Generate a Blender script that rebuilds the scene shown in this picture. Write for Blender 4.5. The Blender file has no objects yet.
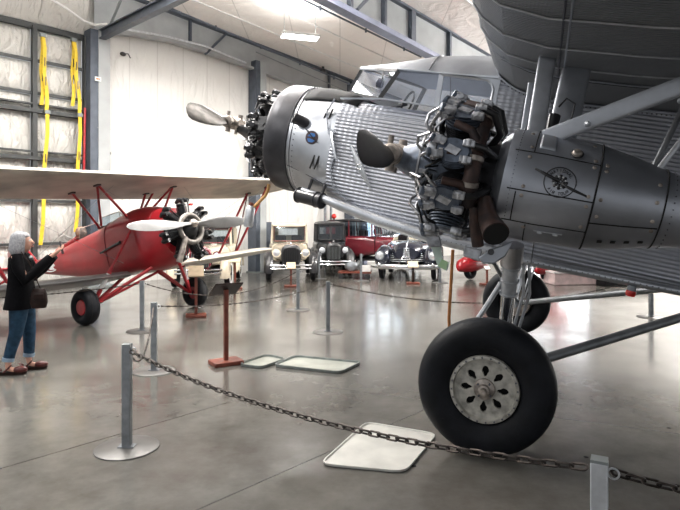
import bpy, bmesh, math, random
from math import sin, cos, pi, radians as R
from mathutils import Vector as V, Matrix as M, Euler
from mathutils.geometry import tessellate_polygon
random.seed(7)
S = bpy.context.scene
COL = S.collection
FPX, CH, PX, PY = 560.0, 1.70, 340.0, 222.0

def at(px, py, D):                      # pixel + depth -> world
    return V(((px-PX)/FPX*D, D, CH-(py-PY)/FPX*D))
def gnd(px, py, z=0.0):                 # pixel -> point at height z
    D = FPX*(CH-z)/(py-PY)
    return V(((px-PX)/FPX*D, D, z))

# ---------------------------------------------------------------- mesh gatherer
class MB:
    def __init__(s): s.v=[]; s.f=[]; s.m=[]; s.mi=0; s.X=None
    def add(s, vs, fs):
        b=len(s.v)
        s.v += [tuple(s.X@V(p)) if s.X is not None else tuple(p) for p in vs]
        for f in fs: s.f.append([b+i for i in f]); s.m.append(s.mi)
    def box(s, c, d, rot=None):
        c=V(c); h=V(d)/2; Rm = rot if rot is not None else M.Identity(3)
        vs=[c+Rm@V((sx*h.x,sy*h.y,sz*h.z)) for sx in(-1,1) for sy in(-1,1) for sz in(-1,1)]
        s.add(vs,[(0,1,3,2),(4,6,7,5),(0,4,5,1),(2,3,7,6),(0,2,6,4),(1,5,7,3)]); return s
    def bar(s, p0, p1, w, h=None, up=(0,0,1)):
        p0=V(p0);p1=V(p1);a=(p1-p0); L=a.length; a.normalize(); h=h or w
        u=V(up)
        if abs(a.dot(u))>.98: u=V((1,0,0))
        b=u.cross(a).normalized(); c=a.cross(b)
        return s.box((p0+p1)/2,(L,w,h),M((a,b,c)).transposed())
    def loft(s, rings, cap=True, close=False, wrap=True):
        n=len(rings[0]); vs=[p for r in rings for p in r]; fs=[]
        k=len(rings)
        for i in range(k if close else k-1):
            for j in range(n if wrap else n-1):
                a=i*n+j; b=i*n+(j+1)%n; c=((i+1)%k)*n+(j+1)%n; d=((i+1)%k)*n+j
                fs.append((a,b,c,d))
        if cap and not close and wrap:
            fs.append(tuple(range(n))[::-1]); fs.append(tuple((k-1)*n+j for j in range(n)))
        s.add(vs,fs); return s
    def tube(s, pts, r, n=10, close=False, sx=1.0, up=None):
        pts=[V(p) for p in pts]; k=len(pts)
        rs=r if isinstance(r,(list,tuple)) else [r]*k
        def tan(i):
            if close: return (pts[(i+1)%k]-pts[i-1]).normalized()
            return (pts[min(i+1,k-1)]-pts[max(i-1,0)]).normalized()
        t=tan(0); u=V(up) if up is not None else (V((0,0,1)) if abs(t.z)<.9 else V((1,0,0)))
        b=t.cross(u).normalized(); rings=[]
        for i in range(k):
            t=tan(i); b=(b-t*b.dot(t)).normalized(); c=t.cross(b)
            rings.append([pts[i]+rs[i]*(b*cos(2*pi*j/n)*sx+c*sin(2*pi*j/n)) for j in range(n)])
        return s.loft(rings,close=close)
    def cyl(s,p0,p1,r0,r1=None,n=16): return s.tube([p0,p1],[r0,r0 if r1 is None else r1],n)
    def lathe(s, prof, o=(0,0,0), ax=(1,0,0), n=24, close=False, cap=True):
        o=V(o); a=V(ax).normalized(); u=V((0,0,1)) if abs(a.z)<.9 else V((1,0,0))
        b=a.cross(u).normalized(); c=a.cross(b)
        rings=[[o+a*x+r*(b*cos(2*pi*j/n)+c*sin(2*pi*j/n)) for j in range(n)] for x,r in prof]
        return s.loft(rings,cap=cap,close=close)
    def torus(s,o,ax,Rr,r,n=28,m=8,sq=1.0):
        return s.lathe([(r*sq*cos(2*pi*k/m),Rr+r*sin(2*pi*k/m)) for k in range(m)],o,ax,n,close=True)
    def ell(s,c,rad,n=14,m=8,rot=None):
        Rm=rot if rot is not None else M.Identity(3); c=V(c); rings=[]
        for i in range(m+1):
            t=-pi/2+pi*min(max(i/m,.02),.98)
            rings.append([c+Rm@V((rad[0]*cos(t)*cos(2*pi*j/n),rad[1]*cos(t)*sin(2*pi*j/n),rad[2]*sin(t))) for j in range(n)])
        return s.loft(rings)
    def plate(s, outer, holes, o, u, w, th):
        o=V(o);u=V(u).normalized();w=V(w).normalized();nn=u.cross(w)
        loops=[outer]+list(holes); pts=[V((p[0],p[1],0)) for l in loops for p in l]
        tris=tessellate_polygon([[V((p[0],p[1],0)) for p in l] for l in loops])
        P=lambda p,t:o+u*p[0]+w*p[1]+nn*t
        N=len(pts); vs=[P(p,th/2) for p in pts]+[P(p,-th/2) for p in pts]
        fs=[tuple(t) for t in tris]+[tuple(i+N for i in t)[::-1] for t in tris]
        b=0
        for l in loops:
            for j in range(len(l)): fs.append((b+j,b+(j+1)%len(l),N+b+(j+1)%len(l),N+b+j))
            b+=len(l)
        s.add(vs,fs); return s
    def grid(s, P):                      # open sheet, rows of points
        n=len(P[0]); vs=[p for r in P for p in r]
        s.add(vs,[(i*n+j,i*n+j+1,(i+1)*n+j+1,(i+1)*n+j) for i in range(len(P)-1) for j in range(n-1)]); return s
    def build(s, name, mat, parent=None, bevel=0, smooth=35, solid=0, sub=0):
        me=bpy.data.meshes.new(name); me.from_pydata(s.v,[],s.f)
        ms=mat if isinstance(mat,(list,tuple)) else [mat]
        for m in ms: me.materials.append(m)
        if len(ms)>1: me.polygons.foreach_set('material_index',s.m)
        bm=bmesh.new(); bm.from_mesh(me)
        if not solid: bmesh.ops.recalc_face_normals(bm,faces=bm.faces)
        bm.to_mesh(me); bm.free()
        me.polygons.foreach_set('use_smooth',[True]*len(me.polygons))
        if smooth<180: me.set_sharp_from_angle(angle=R(smooth))
        me.update()
        o=bpy.data.objects.new(name,me); COL.objects.link(o)
        if parent is not None:
            o.parent=parent
            if 'K' in parent and not parent.data: o.location=parent['K']
        if solid:
            d=o.modifiers.new('solid','SOLIDIFY'); d.thickness=solid; d.offset=0
        if bevel:
            d=o.modifiers.new('bevel','BEVEL'); d.width=bevel; d.segments=2; d.limit_method='ANGLE'
        if sub:
            d=o.modifiers.new('sub','SUBSURF'); d.levels=sub; d.render_levels=sub
        return o

def tag(o,label=None,cat=None,group=None,kind=None):
    if label: o['label']=label
    if cat: o['category']=cat
    if group: o['group']=group
    if kind: o['kind']=kind
    return o
def thing(name,label,cat,loc=(0,0,0),rot=(0,0,0),group=None,K=None):
    o=bpy.data.objects.new(name,None); COL.objects.link(o); o.location=loc; o.rotation_euler=rot
    o.empty_display_size=.1
    if K is not None: o['K']=tuple(K)
    return tag(o,label,cat,group)
def frame_thing(name,label,cat,O,base,rot,group=None):
    """Empty at 'base' (on the ground) whose children use coordinates measured from O."""
    Rm=Euler(rot).to_matrix()
    return thing(name,label,cat,base,rot,group,K=Rm.inverted()@(V(O)-V(base)))
def copy_tree(o,parent=None):
    c=o.copy(); COL.objects.link(c); c.parent=parent
    for ch in [x for x in S.objects if x.parent==o]: copy_tree(ch,c)
    return c

# ---------------------------------------------------------------- materials
def nodes(name):
    m=bpy.data.materials.new(name); m.use_nodes=True; nt=m.node_tree
    b=nt.nodes['Principled BSDF']; return m,nt,b
def N(nt,t,**k):
    n=nt.nodes.new(t)
    for a,v in k.items():
        if a.startswith('i_'): n.inputs[a[2:].replace('_',' ')].default_value=v
        else: setattr(n,a,v)
    return n
def mathn(nt,op,a,b=None,c=None):
    n=nt.nodes.new('ShaderNodeMath'); n.operation=op
    for i,x in enumerate((a,b,c)):
        if x is None: continue
        if isinstance(x,(int,float)): n.inputs[i].default_value=x
        else: nt.links.new(x,n.inputs[i])
    return n.outputs[0]
def c4(c): return (c[0],c[1],c[2],1)
def mat(name,col,rough=.5,metal=0,var=.12,scale=6,bump=0,bscale=40,coat=0,col2=None,spec=.5,rvar=0):
    m,nt,b=nodes(name)
    b.inputs['Roughness'].default_value=rough; b.inputs['Metallic'].default_value=metal
    b.inputs['Specular IOR Level'].default_value=spec
    b.inputs['Coat Weight'].default_value=coat; b.inputs['Coat Roughness'].default_value=.08
    tc=N(nt,'ShaderNodeTexCoord'); no=N(nt,'ShaderNodeTexNoise',i_Scale=scale,i_Detail=4.0)
    nt.links.new(tc.outputs['Object'],no.inputs['Vector'])
    mx=N(nt,'ShaderNodeMix',data_type='RGBA')
    c2=col2 or tuple(x*(1-var*2) for x in col)
    mx.inputs[6].default_value=c4(c2); mx.inputs[7].default_value=c4(tuple(min(1,x*(1+var*.6)) for x in col))
    rp=N(nt,'ShaderNodeMapRange'); rp.inputs[1].default_value=.3; rp.inputs[2].default_value=.65
    nt.links.new(no.outputs['Fac'],rp.inputs[0]); nt.links.new(rp.outputs[0],mx.inputs[0]); nt.links.new(mx.outputs[2],b.inputs['Base Color'])
    if rvar:
        r=mathn(nt,'MULTIPLY_ADD',no.outputs['Fac'],rvar,rough-rvar/2); nt.links.new(r,b.inputs['Roughness'])
    if bump:
        n2=N(nt,'ShaderNodeTexNoise',i_Scale=bscale,i_Detail=3.0); nt.links.new(tc.outputs['Object'],n2.inputs['Vector'])
        bp=N(nt,'ShaderNodeBump',i_Strength=bump,i_Distance=.01); nt.links.new(n2.outputs['Fac'],bp.inputs['Height']); nt.links.new(bp.outputs['Normal'],b.inputs['Normal'])
    return m
def corrugated(name,axis,period,col,rough=.35,depth=.006,wob=.0):
    """metal sheet with ridges spaced along one object axis"""
    m,nt,b=nodes(name); b.inputs['Metallic'].default_value=.85; b.inputs['Roughness'].default_value=rough
    tc=N(nt,'ShaderNodeTexCoord'); sp=N(nt,'ShaderNodeSeparateXYZ'); nt.links.new(tc.outputs['Object'],sp.inputs[0])
    no=N(nt,'ShaderNodeTexNoise',i_Scale=2.5,i_Detail=4.0); nt.links.new(tc.outputs['Object'],no.inputs['Vector'])
    h=mathn(nt,'SINE',mathn(nt,'MULTIPLY',sp.outputs[axis],2*pi/period))
    if wob:                              # ridges pressed with shallow cross dimples
        o2=sp.outputs[0 if axis!=0 else 1]
        h=mathn(nt,'MULTIPLY_ADD',mathn(nt,'SINE',mathn(nt,'MULTIPLY',o2,2*pi/(period*1.7))),wob,h)
    bp=N(nt,'ShaderNodeBump',i_Strength=1.0,i_Distance=depth); nt.links.new(h,bp.inputs['Height']); nt.links.new(bp.outputs['Normal'],b.inputs['Normal'])
    mx=N(nt,'ShaderNodeMix',data_type='RGBA'); mx.inputs[6].default_value=c4(tuple(x*.72 for x in col)); mx.inputs[7].default_value=c4(col)
    nt.links.new(no.outputs['Fac'],mx.inputs[0]); nt.links.new(mx.outputs[2],b.inputs['Base Color'])
    nt.links.new(mathn(nt,'MULTIPLY_ADD',no.outputs['Fac'],.25,rough-.12),b.inputs['Roughness'])
    return m
def emis(name,col,st):
    m,nt,b=nodes(name); b.inputs['Base Color'].default_value=c4(col)
    b.inputs['Emission Color'].default_value=c4(col); b.inputs['Emission Strength'].default_value=st; return m
def glass(name,col=(.9,.95,1),rough=.02,mixf=.25):
    m=bpy.data.materials.new(name); m.use_nodes=True; nt=m.node_tree; nt.nodes.clear()
    o=N(nt,'ShaderNodeOutputMaterial'); t=N(nt,'ShaderNodeBsdfTransparent'); g=N(nt,'ShaderNodeBsdfGlossy'); x=N(nt,'ShaderNodeMixShader')
    t.inputs[0].default_value=c4(col); g.inputs['Roughness'].default_value=rough; x.inputs[0].default_value=mixf
    nt.links.new(t.outputs[0],x.inputs[1]); nt.links.new(g.outputs[0],x.inputs[2]); nt.links.new(x.outputs[0],o.inputs[0]); return m

MT={}
MT['alu']=mat('aluminium_sheet',(.60,.62,.66),.34,.9,.14,2.2,.12,9,rvar=.2)
MT['alu_dull']=mat('dull_aluminium',(.44,.46,.50),.42,.8,.13,2.5,.1,12,rvar=.25)
MT['alu_roof']=mat('dark_roof_aluminium',(.36,.38,.42),.5,.75,.14,2.2,.12,9,rvar=.2)  # aluminium darkened to offset strong lamp light on the cockpit roof
MT['nac']=mat('nacelle_aluminium',(.47,.49,.54),.40,.85,.16,1.8,.12,8,rvar=.25)
MT['ringm']=mat('cowl_ring_metal',(.055,.055,.062),.40,.5,.2,5)
MT['corr_side']=corrugated('corrugated_side_sheet',2,.039,(.56,.58,.64),.42,.0035,.4)
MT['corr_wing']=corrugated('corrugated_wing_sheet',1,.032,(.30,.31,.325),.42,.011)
MT['wingl']=mat('pale_wing_dope',(.66,.62,.54),.4,.0,.08,3)
MT['dullm']=mat('dull_exhaust_metal',(.26,.24,.22),.45,.8,.2,10)
MT['strut']=mat('strut_grey_paint',(.44,.46,.50),.35,.5,.1,6,rvar=.1)
MT['strutd']=mat('brace_tube_grey',(.20,.21,.22),.4,.5,.12,10)
MT['chrome']=mat('bright_chrome',(.75,.76,.78),.14,1,.05,6)
MT['black']=mat('black_paint',(.018,.018,.02),.35,0,.1,6,coat=.3)
MT['blackm']=mat('matt_black',(.010,.010,.011),.7,0,.1,6,spec=.2)
MT['engb']=mat('engine_black_enamel',(.022,.023,.026),.32,.2,.3,12)
MT['fin']=mat('cylinder_fins',(.05,.052,.058),.45,.6,.3,20)
MT['case']=mat('cast_crankcase_grey',(.52,.53,.56),.42,.55,.3,16,.15,40)
MT['caseb']=mat('blued_rocker_cover',(.13,.155,.20),.35,.5,.25,16)
MT['steel']=mat('bare_steel',(.5,.5,.52),.3,1,.1,10)
MT['rust']=mat('heat_browned_exhaust',(.04,.032,.032),.5,.5,.2,9,.2,40,col2=(.11,.062,.05))
MT['collar']=mat('exhaust_collar_steel',(.42,.37,.33),.45,.7,.3,14)
MT['prop']=mat('dark_brown_propeller',(.026,.022,.020),.42,.3,.2,8)
MT['propn']=mat('worn_bronze_propeller',(.085,.076,.068),.35,.55,.25,7)
MT['tyre']=mat('tyre_rubber',(.008,.009,.012),.55,0,.25,7,.15,60,spec=.2)
MT['cream_hub']=mat('cream_wheel_casting',(.50,.48,.43),.42,.3,.25,16)
MT['dark']=mat('dark_recess',(.01,.01,.01),.8,0,0,5)  # near-black; paints the shade of slots and openings, also seams and pupils
MT['red']=mat('red_aircraft_dope',(.36,.013,.020),.28,0,.12,2.5,coat=.35)
MT['redm']=mat('red_strut_paint',(.38,.018,.025),.35,0,.15,9)
MT['darkred']=mat('dark_red_strut',(.16,.015,.02),.4,0,.2,9)
MT['wingc']=mat('cream_wing_fabric',(.46,.41,.35),.5,0,.22,1.6,.3,3)
MT['silver']=mat('silver_wing_dope',(.27,.27,.27),.34,.4,.12,3)
MT['glass']=glass('clear_glass',(.92,.95,1),.03,.10)
MT['gdark']=glass('tinted_car_glass',(.7,.75,.78),.03,.07)
MT['cream']=mat('cream_car_paint',(.70,.62,.48),.2,0,.05,3,coat=.6)
MT['maroon']=mat('maroon_car_paint',(.13,.012,.02),.18,0,.08,3,coat=.8)
MT['navy']=mat('midnight_car_paint',(.012,.014,.025),.15,0,.05,3,coat=.8)
MT['wood']=mat('red_brown_stained_wood',(.17,.042,.025),.4,0,.25,8)
MT['tan']=mat('tan_sign_board',(.62,.50,.34),.5,0,.08,8)
MT['galv']=mat('galvanised_steel_tube',(.26,.28,.30),.42,.7,.15,14)
MT['galvl']=mat('bright_galvanised_steel',(.62,.64,.67),.4,.6,.12,14)
MT['paintc']=mat('grey_disc_base',(.13,.125,.118),.4,.3,.1,8)
MT['chain']=mat('chain_link_metal',(.055,.045,.04),.4,.8,.3,30)
MT['tray2']=mat('grey_white_tray',(.40,.41,.36),.3,.1,.15,4)
MT['tray']=mat('white_enamel_tray',(.72,.71,.66),.3,.1,.1,4)
MT['trayd']=mat('tray_rim_steel',(.28,.31,.30),.4,.6,.15,10)
MT['slate']=mat('slate_blue_steel_beam',(.075,.09,.115),.5,.1,.12,5)
MT['grey']=mat('grey_primer_steel',(.20,.22,.22),.5,.1,.1,5)
MT['purp']=mat('blue_grey_girder',(.20,.22,.30),.4,.2,.1,5)
MT['greyp']=mat('light_grey_insulation_facing',(.36,.375,.38),.6,0,.08,2)
MT['yellow']=mat('yellow_webbing',(.66,.46,.02),.6,0,.1,20)
MT['wlstiff']=mat('dull_wing_stiffener',(.55,.56,.58),.4,.6,.1,9)
MT['skin']=mat('skin',(.62,.34,.25),.5,0,.06,20)
MT['hair']=mat('silver_hair',(.38,.38,.40),.5,0,.2,60,.6,90)
MT['coatm']=mat('black_knit_coat',(.004,.004,.005),.9,0,.2,40,.3,120,spec=.08)
MT['jean']=mat('blue_denim',(.018,.045,.08),.85,0,.25,14,.3,150,spec=.15)
MT['cuff']=mat('pale_denim_cuff',(.22,.30,.38),.85,0,.15,20)
MT['shoe']=mat('oxblood_clog_leather',(.09,.012,.010),.35,0,.2,20)
MT['brown']=mat('dark_brown_leather',(.018,.008,.006),.5,0,.2,20,spec=.2)
MT['hose']=mat('amber_rubber_hose',(.62,.33,.10),.4,0,.15,30)
MT['rope']=mat('orange_brown_cord',(.42,.17,.05),.5,0,.15,30)
MT['mint']=mat('pale_mint_panel',(.72,.86,.78),.35,0,.05,8)
MT['green']=mat('pale_green_plate',(.62,.90,.52),.4,0,.1,9)
MT['redlens']=mat('red_lamp_lens',(.65,.02,.015),.15,0,.1,9,coat=.6)
MT['white']=mat('white_paint',(.8,.8,.78),.4,0,.05,5)
MT['blue']=mat('badge_blue',(.08,.24,.62),.3,0,.05,5)
MT['tanl']=mat('worn_tan_leather',(.20,.11,.07),.5,0,.2,20)
MT['pink']=mat('pale_pink_display_skirt',(.62,.48,.47),.7,0,.15,6)

# ---------------------------------------------------------------- setting
WT=V((.673,.740,0)); WN=V((.740,-.673,0)).normalized()       # along the gable wall / out of it into the hall
W0=V((-3.05,19.0,0))
def wallpt(px,py=None,off=0.0,z=None):
    """point on the gable wall seen at pixel px (moved off the wall by off)"""
    o=W0+WN*off; r=V(((px-PX)/FPX,1,0)); D=o.dot(WN)/r.dot(WN)
    p=V((r.x*D,D,0)); p.z = z if z is not None else CH-(py-PY)/FPX*D
    return p
def ceil_z(p): return 7.65-.065*(p.x*.673+p.y*.740-12.1)

def floor_mat():
    m,nt,b=nodes('polished_concrete')
    tc=N(nt,'ShaderNodeTexCoord'); sp=N(nt,'ShaderNodeSeparateXYZ'); nt.links.new(tc.outputs['Object'],sp.inputs[0])
    def dist(nx,ny,off,per):
        d=mathn(nt,'ADD',mathn(nt,'MULTIPLY',sp.outputs[0],nx),mathn(nt,'MULTIPLY',sp.outputs[1],ny))
        return mathn(nt,'ABSOLUTE',mathn(nt,'WRAP',mathn(nt,'SUBTRACT',d,off),-per/2,per/2))
    d=mathn(nt,'MINIMUM',dist(.740,-.673,-2.85,4.5),dist(.740,-.673,-4.33,4.5))
    d=mathn(nt,'MINIMUM',d,dist(.408,.913,5.21,4.5))
    mr=N(nt,'ShaderNodeMapRange'); mr.inputs[1].default_value=.004; mr.inputs[2].default_value=.010
    nt.links.new(d,mr.inputs[0]); line=mr.outputs[0]
    n1=N(nt,'ShaderNodeTexNoise',i_Scale=.55,i_Detail=6.0,i_Roughness=.62); n2=N(nt,'ShaderNodeTexNoise',i_Scale=5.0,i_Detail=8.0,i_Roughness=.7)
    n3=N(nt,'ShaderNodeTexNoise',i_Scale=1.6,i_Detail=5.0)
    for n in (n1,n2,n3): nt.links.new(tc.outputs['Object'],n.inputs['Vector'])
    cr=N(nt,'ShaderNodeValToRGB'); e=cr.color_ramp.elements
    e[0].position=.32; e[0].color=(.06,.047,.040,1); e[1].position=.68; e[1].color=(.18,.172,.155,1)
    k=e.new(.5); k.color=(.115,.110,.098,1)
    s=mathn(nt,'MULTIPLY_ADD',n2.outputs['Fac'],.35,mathn(nt,'MULTIPLY',n1.outputs['Fac'],.65)); nt.links.new(s,cr.inputs[0])
    mx=N(nt,'ShaderNodeMix',data_type='RGBA'); mx.inputs[6].default_value=(.035,.03,.028,1)
    nt.links.new(line,mx.inputs[0]); nt.links.new(cr.outputs[0],mx.inputs[7]); nt.links.new(mx.outputs[2],b.inputs['Base Color'])
    nt.links.new(mathn(nt,'MULTIPLY_ADD',n3.outputs['Fac'],.26,.06),b.inputs['Roughness'])
    b.inputs['Specular IOR Level'].default_value=.5
    b.inputs['Coat Weight'].default_value=.22; b.inputs['Coat Roughness'].default_value=.12
    bp=N(nt,'ShaderNodeBump',i_Strength=.05,i_Distance=.02); nt.links.new(n2.outputs['Fac'],bp.inputs['Height']); nt.links.new(bp.outputs['Normal'],b.inputs['Normal'])
    return m
def padded_mat(name,base,scale=1.0,bump=.5,seam=None,seam_col=(.35,.34,.32)):
    """white vinyl-faced insulation: soft creases, faint seams every 'seam' metres along local x"""
    m,nt,b=nodes(name); b.inputs['Roughness'].default_value=.30; b.inputs['Specular IOR Level'].default_value=.5
    tc=N(nt,'ShaderNodeTexCoord'); mp=N(nt,'ShaderNodeMapping'); nt.links.new(tc.outputs['Object'],mp.inputs[0]); mp.inputs['Scale'].default_value=(scale,scale*1.0,scale*.35)
    no=N(nt,'ShaderNodeTexNoise',i_Scale=2.2,i_Detail=5.0,i_Distortion=1.2); nt.links.new(mp.outputs[0],no.inputs['Vector'])
    bp=N(nt,'ShaderNodeBump',i_Strength=bump,i_Distance=.08); nt.links.new(no.outputs['Fac'],bp.inputs['Height']); nt.links.new(bp.outputs['Normal'],b.inputs['Normal'])
    b.inputs['Base Color'].default_value=c4(base)
    if seam:
        sp=N(nt,'ShaderNodeSeparateXYZ'); nt.links.new(tc.outputs['Object'],sp.inputs[0])
        d=mathn(nt,'ABSOLUTE',mathn(nt,'WRAP',sp.outputs[0],-seam/2,seam/2))
        mr=N(nt,'ShaderNodeMapRange'); mr.inputs[1].default_value=.008; mr.inputs[2].default_value=.022; nt.links.new(d,mr.inputs[0])
        mx=N(nt,'ShaderNodeMix',data_type='RGBA'); mx.inputs[6].default_value=c4(seam_col); mx.inputs[7].default_value=c4(base)
        nt.links.new(mr.outputs[0],mx.inputs[0]); nt.links.new(mx.outputs[2],b.inputs['Base Color'])
    return m
wallm=padded_mat('white_wall_insulation',(.72,.705,.675),1.1,1.0,.86,(.60,.58,.55))
ceilm=padded_mat('white_ceiling_insulation',(.84,.80,.76),.8,.6,1.5,(.6,.57,.54))
padm=padded_mat('quilted_door_insulation',(.55,.535,.50),2.2,1.6)
# floor
mb=MB(); mb.box((4,12,-.1),(64,60,.2)); tag(mb.build('floor',floor_mat()),kind='structure')
# gable wall (local x runs along the wall)
WROT=math.atan2(WT.y,WT.x)
def wallobj(name,mb,m,kind='structure'):
    o=mb.build(name,m); o.location=W0; o.rotation_euler=(0,0,WROT); return tag(o,kind=kind) if kind else o
def wx(px,off=0.0):                     # wall-local x of the wall point at pixel column px
    return (wallpt(px,222,off)-W0).dot(WT)
XC1,XC2=wx(93),wx(252)
XC3=XC2+(XC2-XC1)
# wall panels between the door and the far corner
s_far=27.0
XF=s_far-(W0.x*.673+W0.y*.740)
wxa,wxb=wx(402),wx(350)
def wallz(x): return 7.75-.065*x
mb=MB()
o0=XC1+.1
W1A,W1B=wx(362),wx(419)
for a,b_,z0,z1 in ((o0,W1A,0,1),(W1B,XF,0,1)):
    mb.loft([[(a,y,0),(a,y,wallz(a)),(b_,y,wallz(b_)),(b_,y,0)] for y in (.0,.2)])
mb.box(((W1A+W1B)/2,.1,.45),(W1B-W1A,.2,.9)); mb.loft([[(W1A,y,3.3),(W1A,y,wallz(W1A)),(W1B,y,wallz(W1B)),(W1B,y,3.3)] for y in (.0,.2)])
wallobj('wall_left',mb,wallm)
mb=MB(); mb.box(((o0-24)/2-.0,.12,7.75),(abs(-24-o0),.16,2.2)); wallobj('wall_back',mb,padm)
# window beyond the cars
mb=MB()
for i in range(5):
    x=W1A+(W1B-W1A)*i/4; mb.box((x,.03,2.1),(.1,.14,2.4))
for z in (.95,2.1,3.25): mb.box(((W1A+W1B)/2,.03,z),(W1B-W1A,.12,.1))
wf=wallobj('window_1',mb,MT['grey'])
mb=MB(); mb.box(((W1A+W1B)/2,.12,2.1),(W1B-W1A,.03,2.4)); mb.build('window_pane',emis('daylit_window_glass',(.80,.90,1.0),2.6),wf)
# far eave wall
C0=W0+WT*XF
mb=MB(); mb.box((14,.1,3.3),(28,.2,6.8)); wr=mb.build('wall_right',wallm); wr.location=C0; wr.rotation_euler=(0,0,math.atan2(WN.y,WN.x)); tag(wr,kind='structure')
# big daylit opening in the eave wall
mb=MB()
for x0 in (3.0,15.0):
    for x in (x0,x0+1.6,x0+3.2): mb.box((x,-.06,2.2),(.12,.14,4.4))
    for z in (1.4,2.8,4.4): mb.box((x0+1.6,-.06,z),(3.3,.12,.12))
w2=mb.build('window_2',MT['grey']); w2.location=C0; w2.rotation_euler=wr.rotation_euler; tag(w2,kind='structure')
mb=MB()
for x0 in (3.0,15.0): mb.box((x0+1.6,-.02,2.2),(3.2,.03,4.3))
mb.build('window_pane',emis('daylit_door_glass',(.95,.97,1.0),3.2),w2)
# ceiling
a=W0-WT*30; pts=[]
P=lambda s,n:(W0+WT*s+WN*n)
cs=[P(-12,0),P(XF,0),P(XF,30),P(-12,30)]
mb=MB(); mb.loft([[ (c.x,c.y,ceil_z(c)+dz) for c in cs] for dz in (.05,.25)]); tag(mb.build('ceiling',ceilm),kind='structure')
# pressed seams of the ceiling lining, proud battens parallel and square to the gable wall
mb=MB()
for n in (1.5,3.0,4.5,7.5,9.0):
    p,q=P(-8,n),P(XF,n); mb.bar((p.x,p.y,ceil_z(p)+.03),(q.x,q.y,ceil_z(q)+.03),.05,.03)
tag(mb.build('trim_1',MT['white']),kind='structure')

# hangar door: dark grid in front of quilted pads
DX0,DX1=-13.5,XC1-.25
mb=MB(); 
posts=[wx(33),wx(33)-2.15,wx(33)-4.3,wx(33)-6.4]
zs=[]
def zat(px,py): return wallpt(px,py).z
zr=[zat(0,54),zat(0,88),zat(0,154),2.25,1.1]
dr=thing('door_1',None,None); dr['kind']='structure'
MT['doorf']=mat('dark_door_steel',(.04,.043,.043),.5,.2,.1,5)
LP=195
dr.location=W0; dr.rotation_euler=(0,0,WROT)
dx1=wx(84); xs=[wx(33)-6.4,wx(33)-4.3,wx(33)-2.15,wx(33),dx1]
ztop=zat(60,33); zs=[0.0,1.15,zat(0,200),zat(0,156),zat(0,107),zat(0,88)+.0,zat(0,54),ztop]
mb=MB()
for x in xs: mb.box((x,-.08,ztop/2),(.11,.16,ztop))
for i,z in enumerate(zs):
    if i in (3,4): 
        mb.box(((xs[0]+dx1)/2,-.10,z),(dx1-xs[0],.2,.09)); mb.box(((xs[0]+dx1)/2,-.10,z+.17),(dx1-xs[0],.12,.04))
    else: mb.box(((xs[0]+dx1)/2,-.04,z),(dx1-xs[0],.08,.07 if i<7 else .14))
tag(mb.build('door_frame',MT['doorf'],dr))
for a,b_ in zip(xs[:-1],xs[1:]):
    for z0,z1 in zip(zs[:-1],zs[1:]):
        if z1-z0<.4: continue
        mb=MB(); rows=[]
        nx,nz=9,6
        for k in range(nz+1):
            rows.append([(a+.04+(b_-a-.08)*i/nx, .07-.13*sin(pi*i/nx)**.6*sin(pi*k/nz)**.6*(1+.25*sin(i*2.1+k*1.3+a)), z0+.03+(z1-z0-.06)*k/nz) for i in range(nx+1)])
        back=[[(r[0][0],.12,r[0][2])]+[(p[0],.12,p[2]) for p in r[1:]] for r in rows]
        mb.grid(rows); mb.build('insulation_pad',padm,dr)
# sloped insulated bulkhead over the door
mb=MB(); z=ztop+.1
mb.loft([[(xs[0],-.02,z),(xs[0],-.55,z+1.9),(xs[0],-.2,z+1.9),(xs[0],.06,z)],[(dx1,-.02,z),(dx1,-.45,z+1.2),(dx1,-.2,z+1.2),(dx1,.06,z)]])
wallobj('trim_2',mb,padm)

# steel columns standing against the gable wall
def column(x,w,label,ztop_,sign=False):
    o=thing('steel_column',label,'column',(W0+WT*x),(0,0,WROT),'steel columns along the back wall')
    o.location=W0+WT*x
    mb=MB(); mb.box((-w*.25,-.22,ztop_/2),(w*.5,.4,ztop_)); mb.build('column_core',MT['slate'],o)
    mb=MB(); mb.box((w*.22,-.42,ztop_/2),(w*.62,.04,ztop_)); mb.box((w*.22,-.40,ztop_*.62),(w*.7,.05,.02)); mb.build('flange',MT['greyp'],o)
    mb=MB(); mb.box((0,-.25,.02),(w*1.4,.6,.04)); mb.build('base_plate',MT['grey'],o)
    return o
cA=column(wx(93),.5,'dark steel column with a small orange arrow sign beside the strapped hangar door',6.75)
cB=column(wx(253),.42,'dark steel column rising behind the nose engine of the silver aeroplane',7.1)
cC=column(wx(347),.36,'dark steel column in the gap beneath the silver aeroplane nose, left of the bright window',7.2)
pS=wallpt(98,79,.5)
sg=thing('arrow_sign','small white sign with an orange arrow on the dark steel column','sign',pS,(0,0,WROT))
mb=MB(); mb.box((0,0,0),(.16,.015,.11)); mb.build('sign_board',MT['white'],sg)
mb=MB(); mb.plate([(-.06,0),(-.02,.035),(-.02,.015),(.05,.015),(.05,-.015),(-.02,-.015),(-.02,-.035)],[],(0,-.012,0),(1,0,0),(0,0,1),.006); mb.build('arrow',mat('orange_arrow',(.75,.16,.03)),sg)

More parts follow.
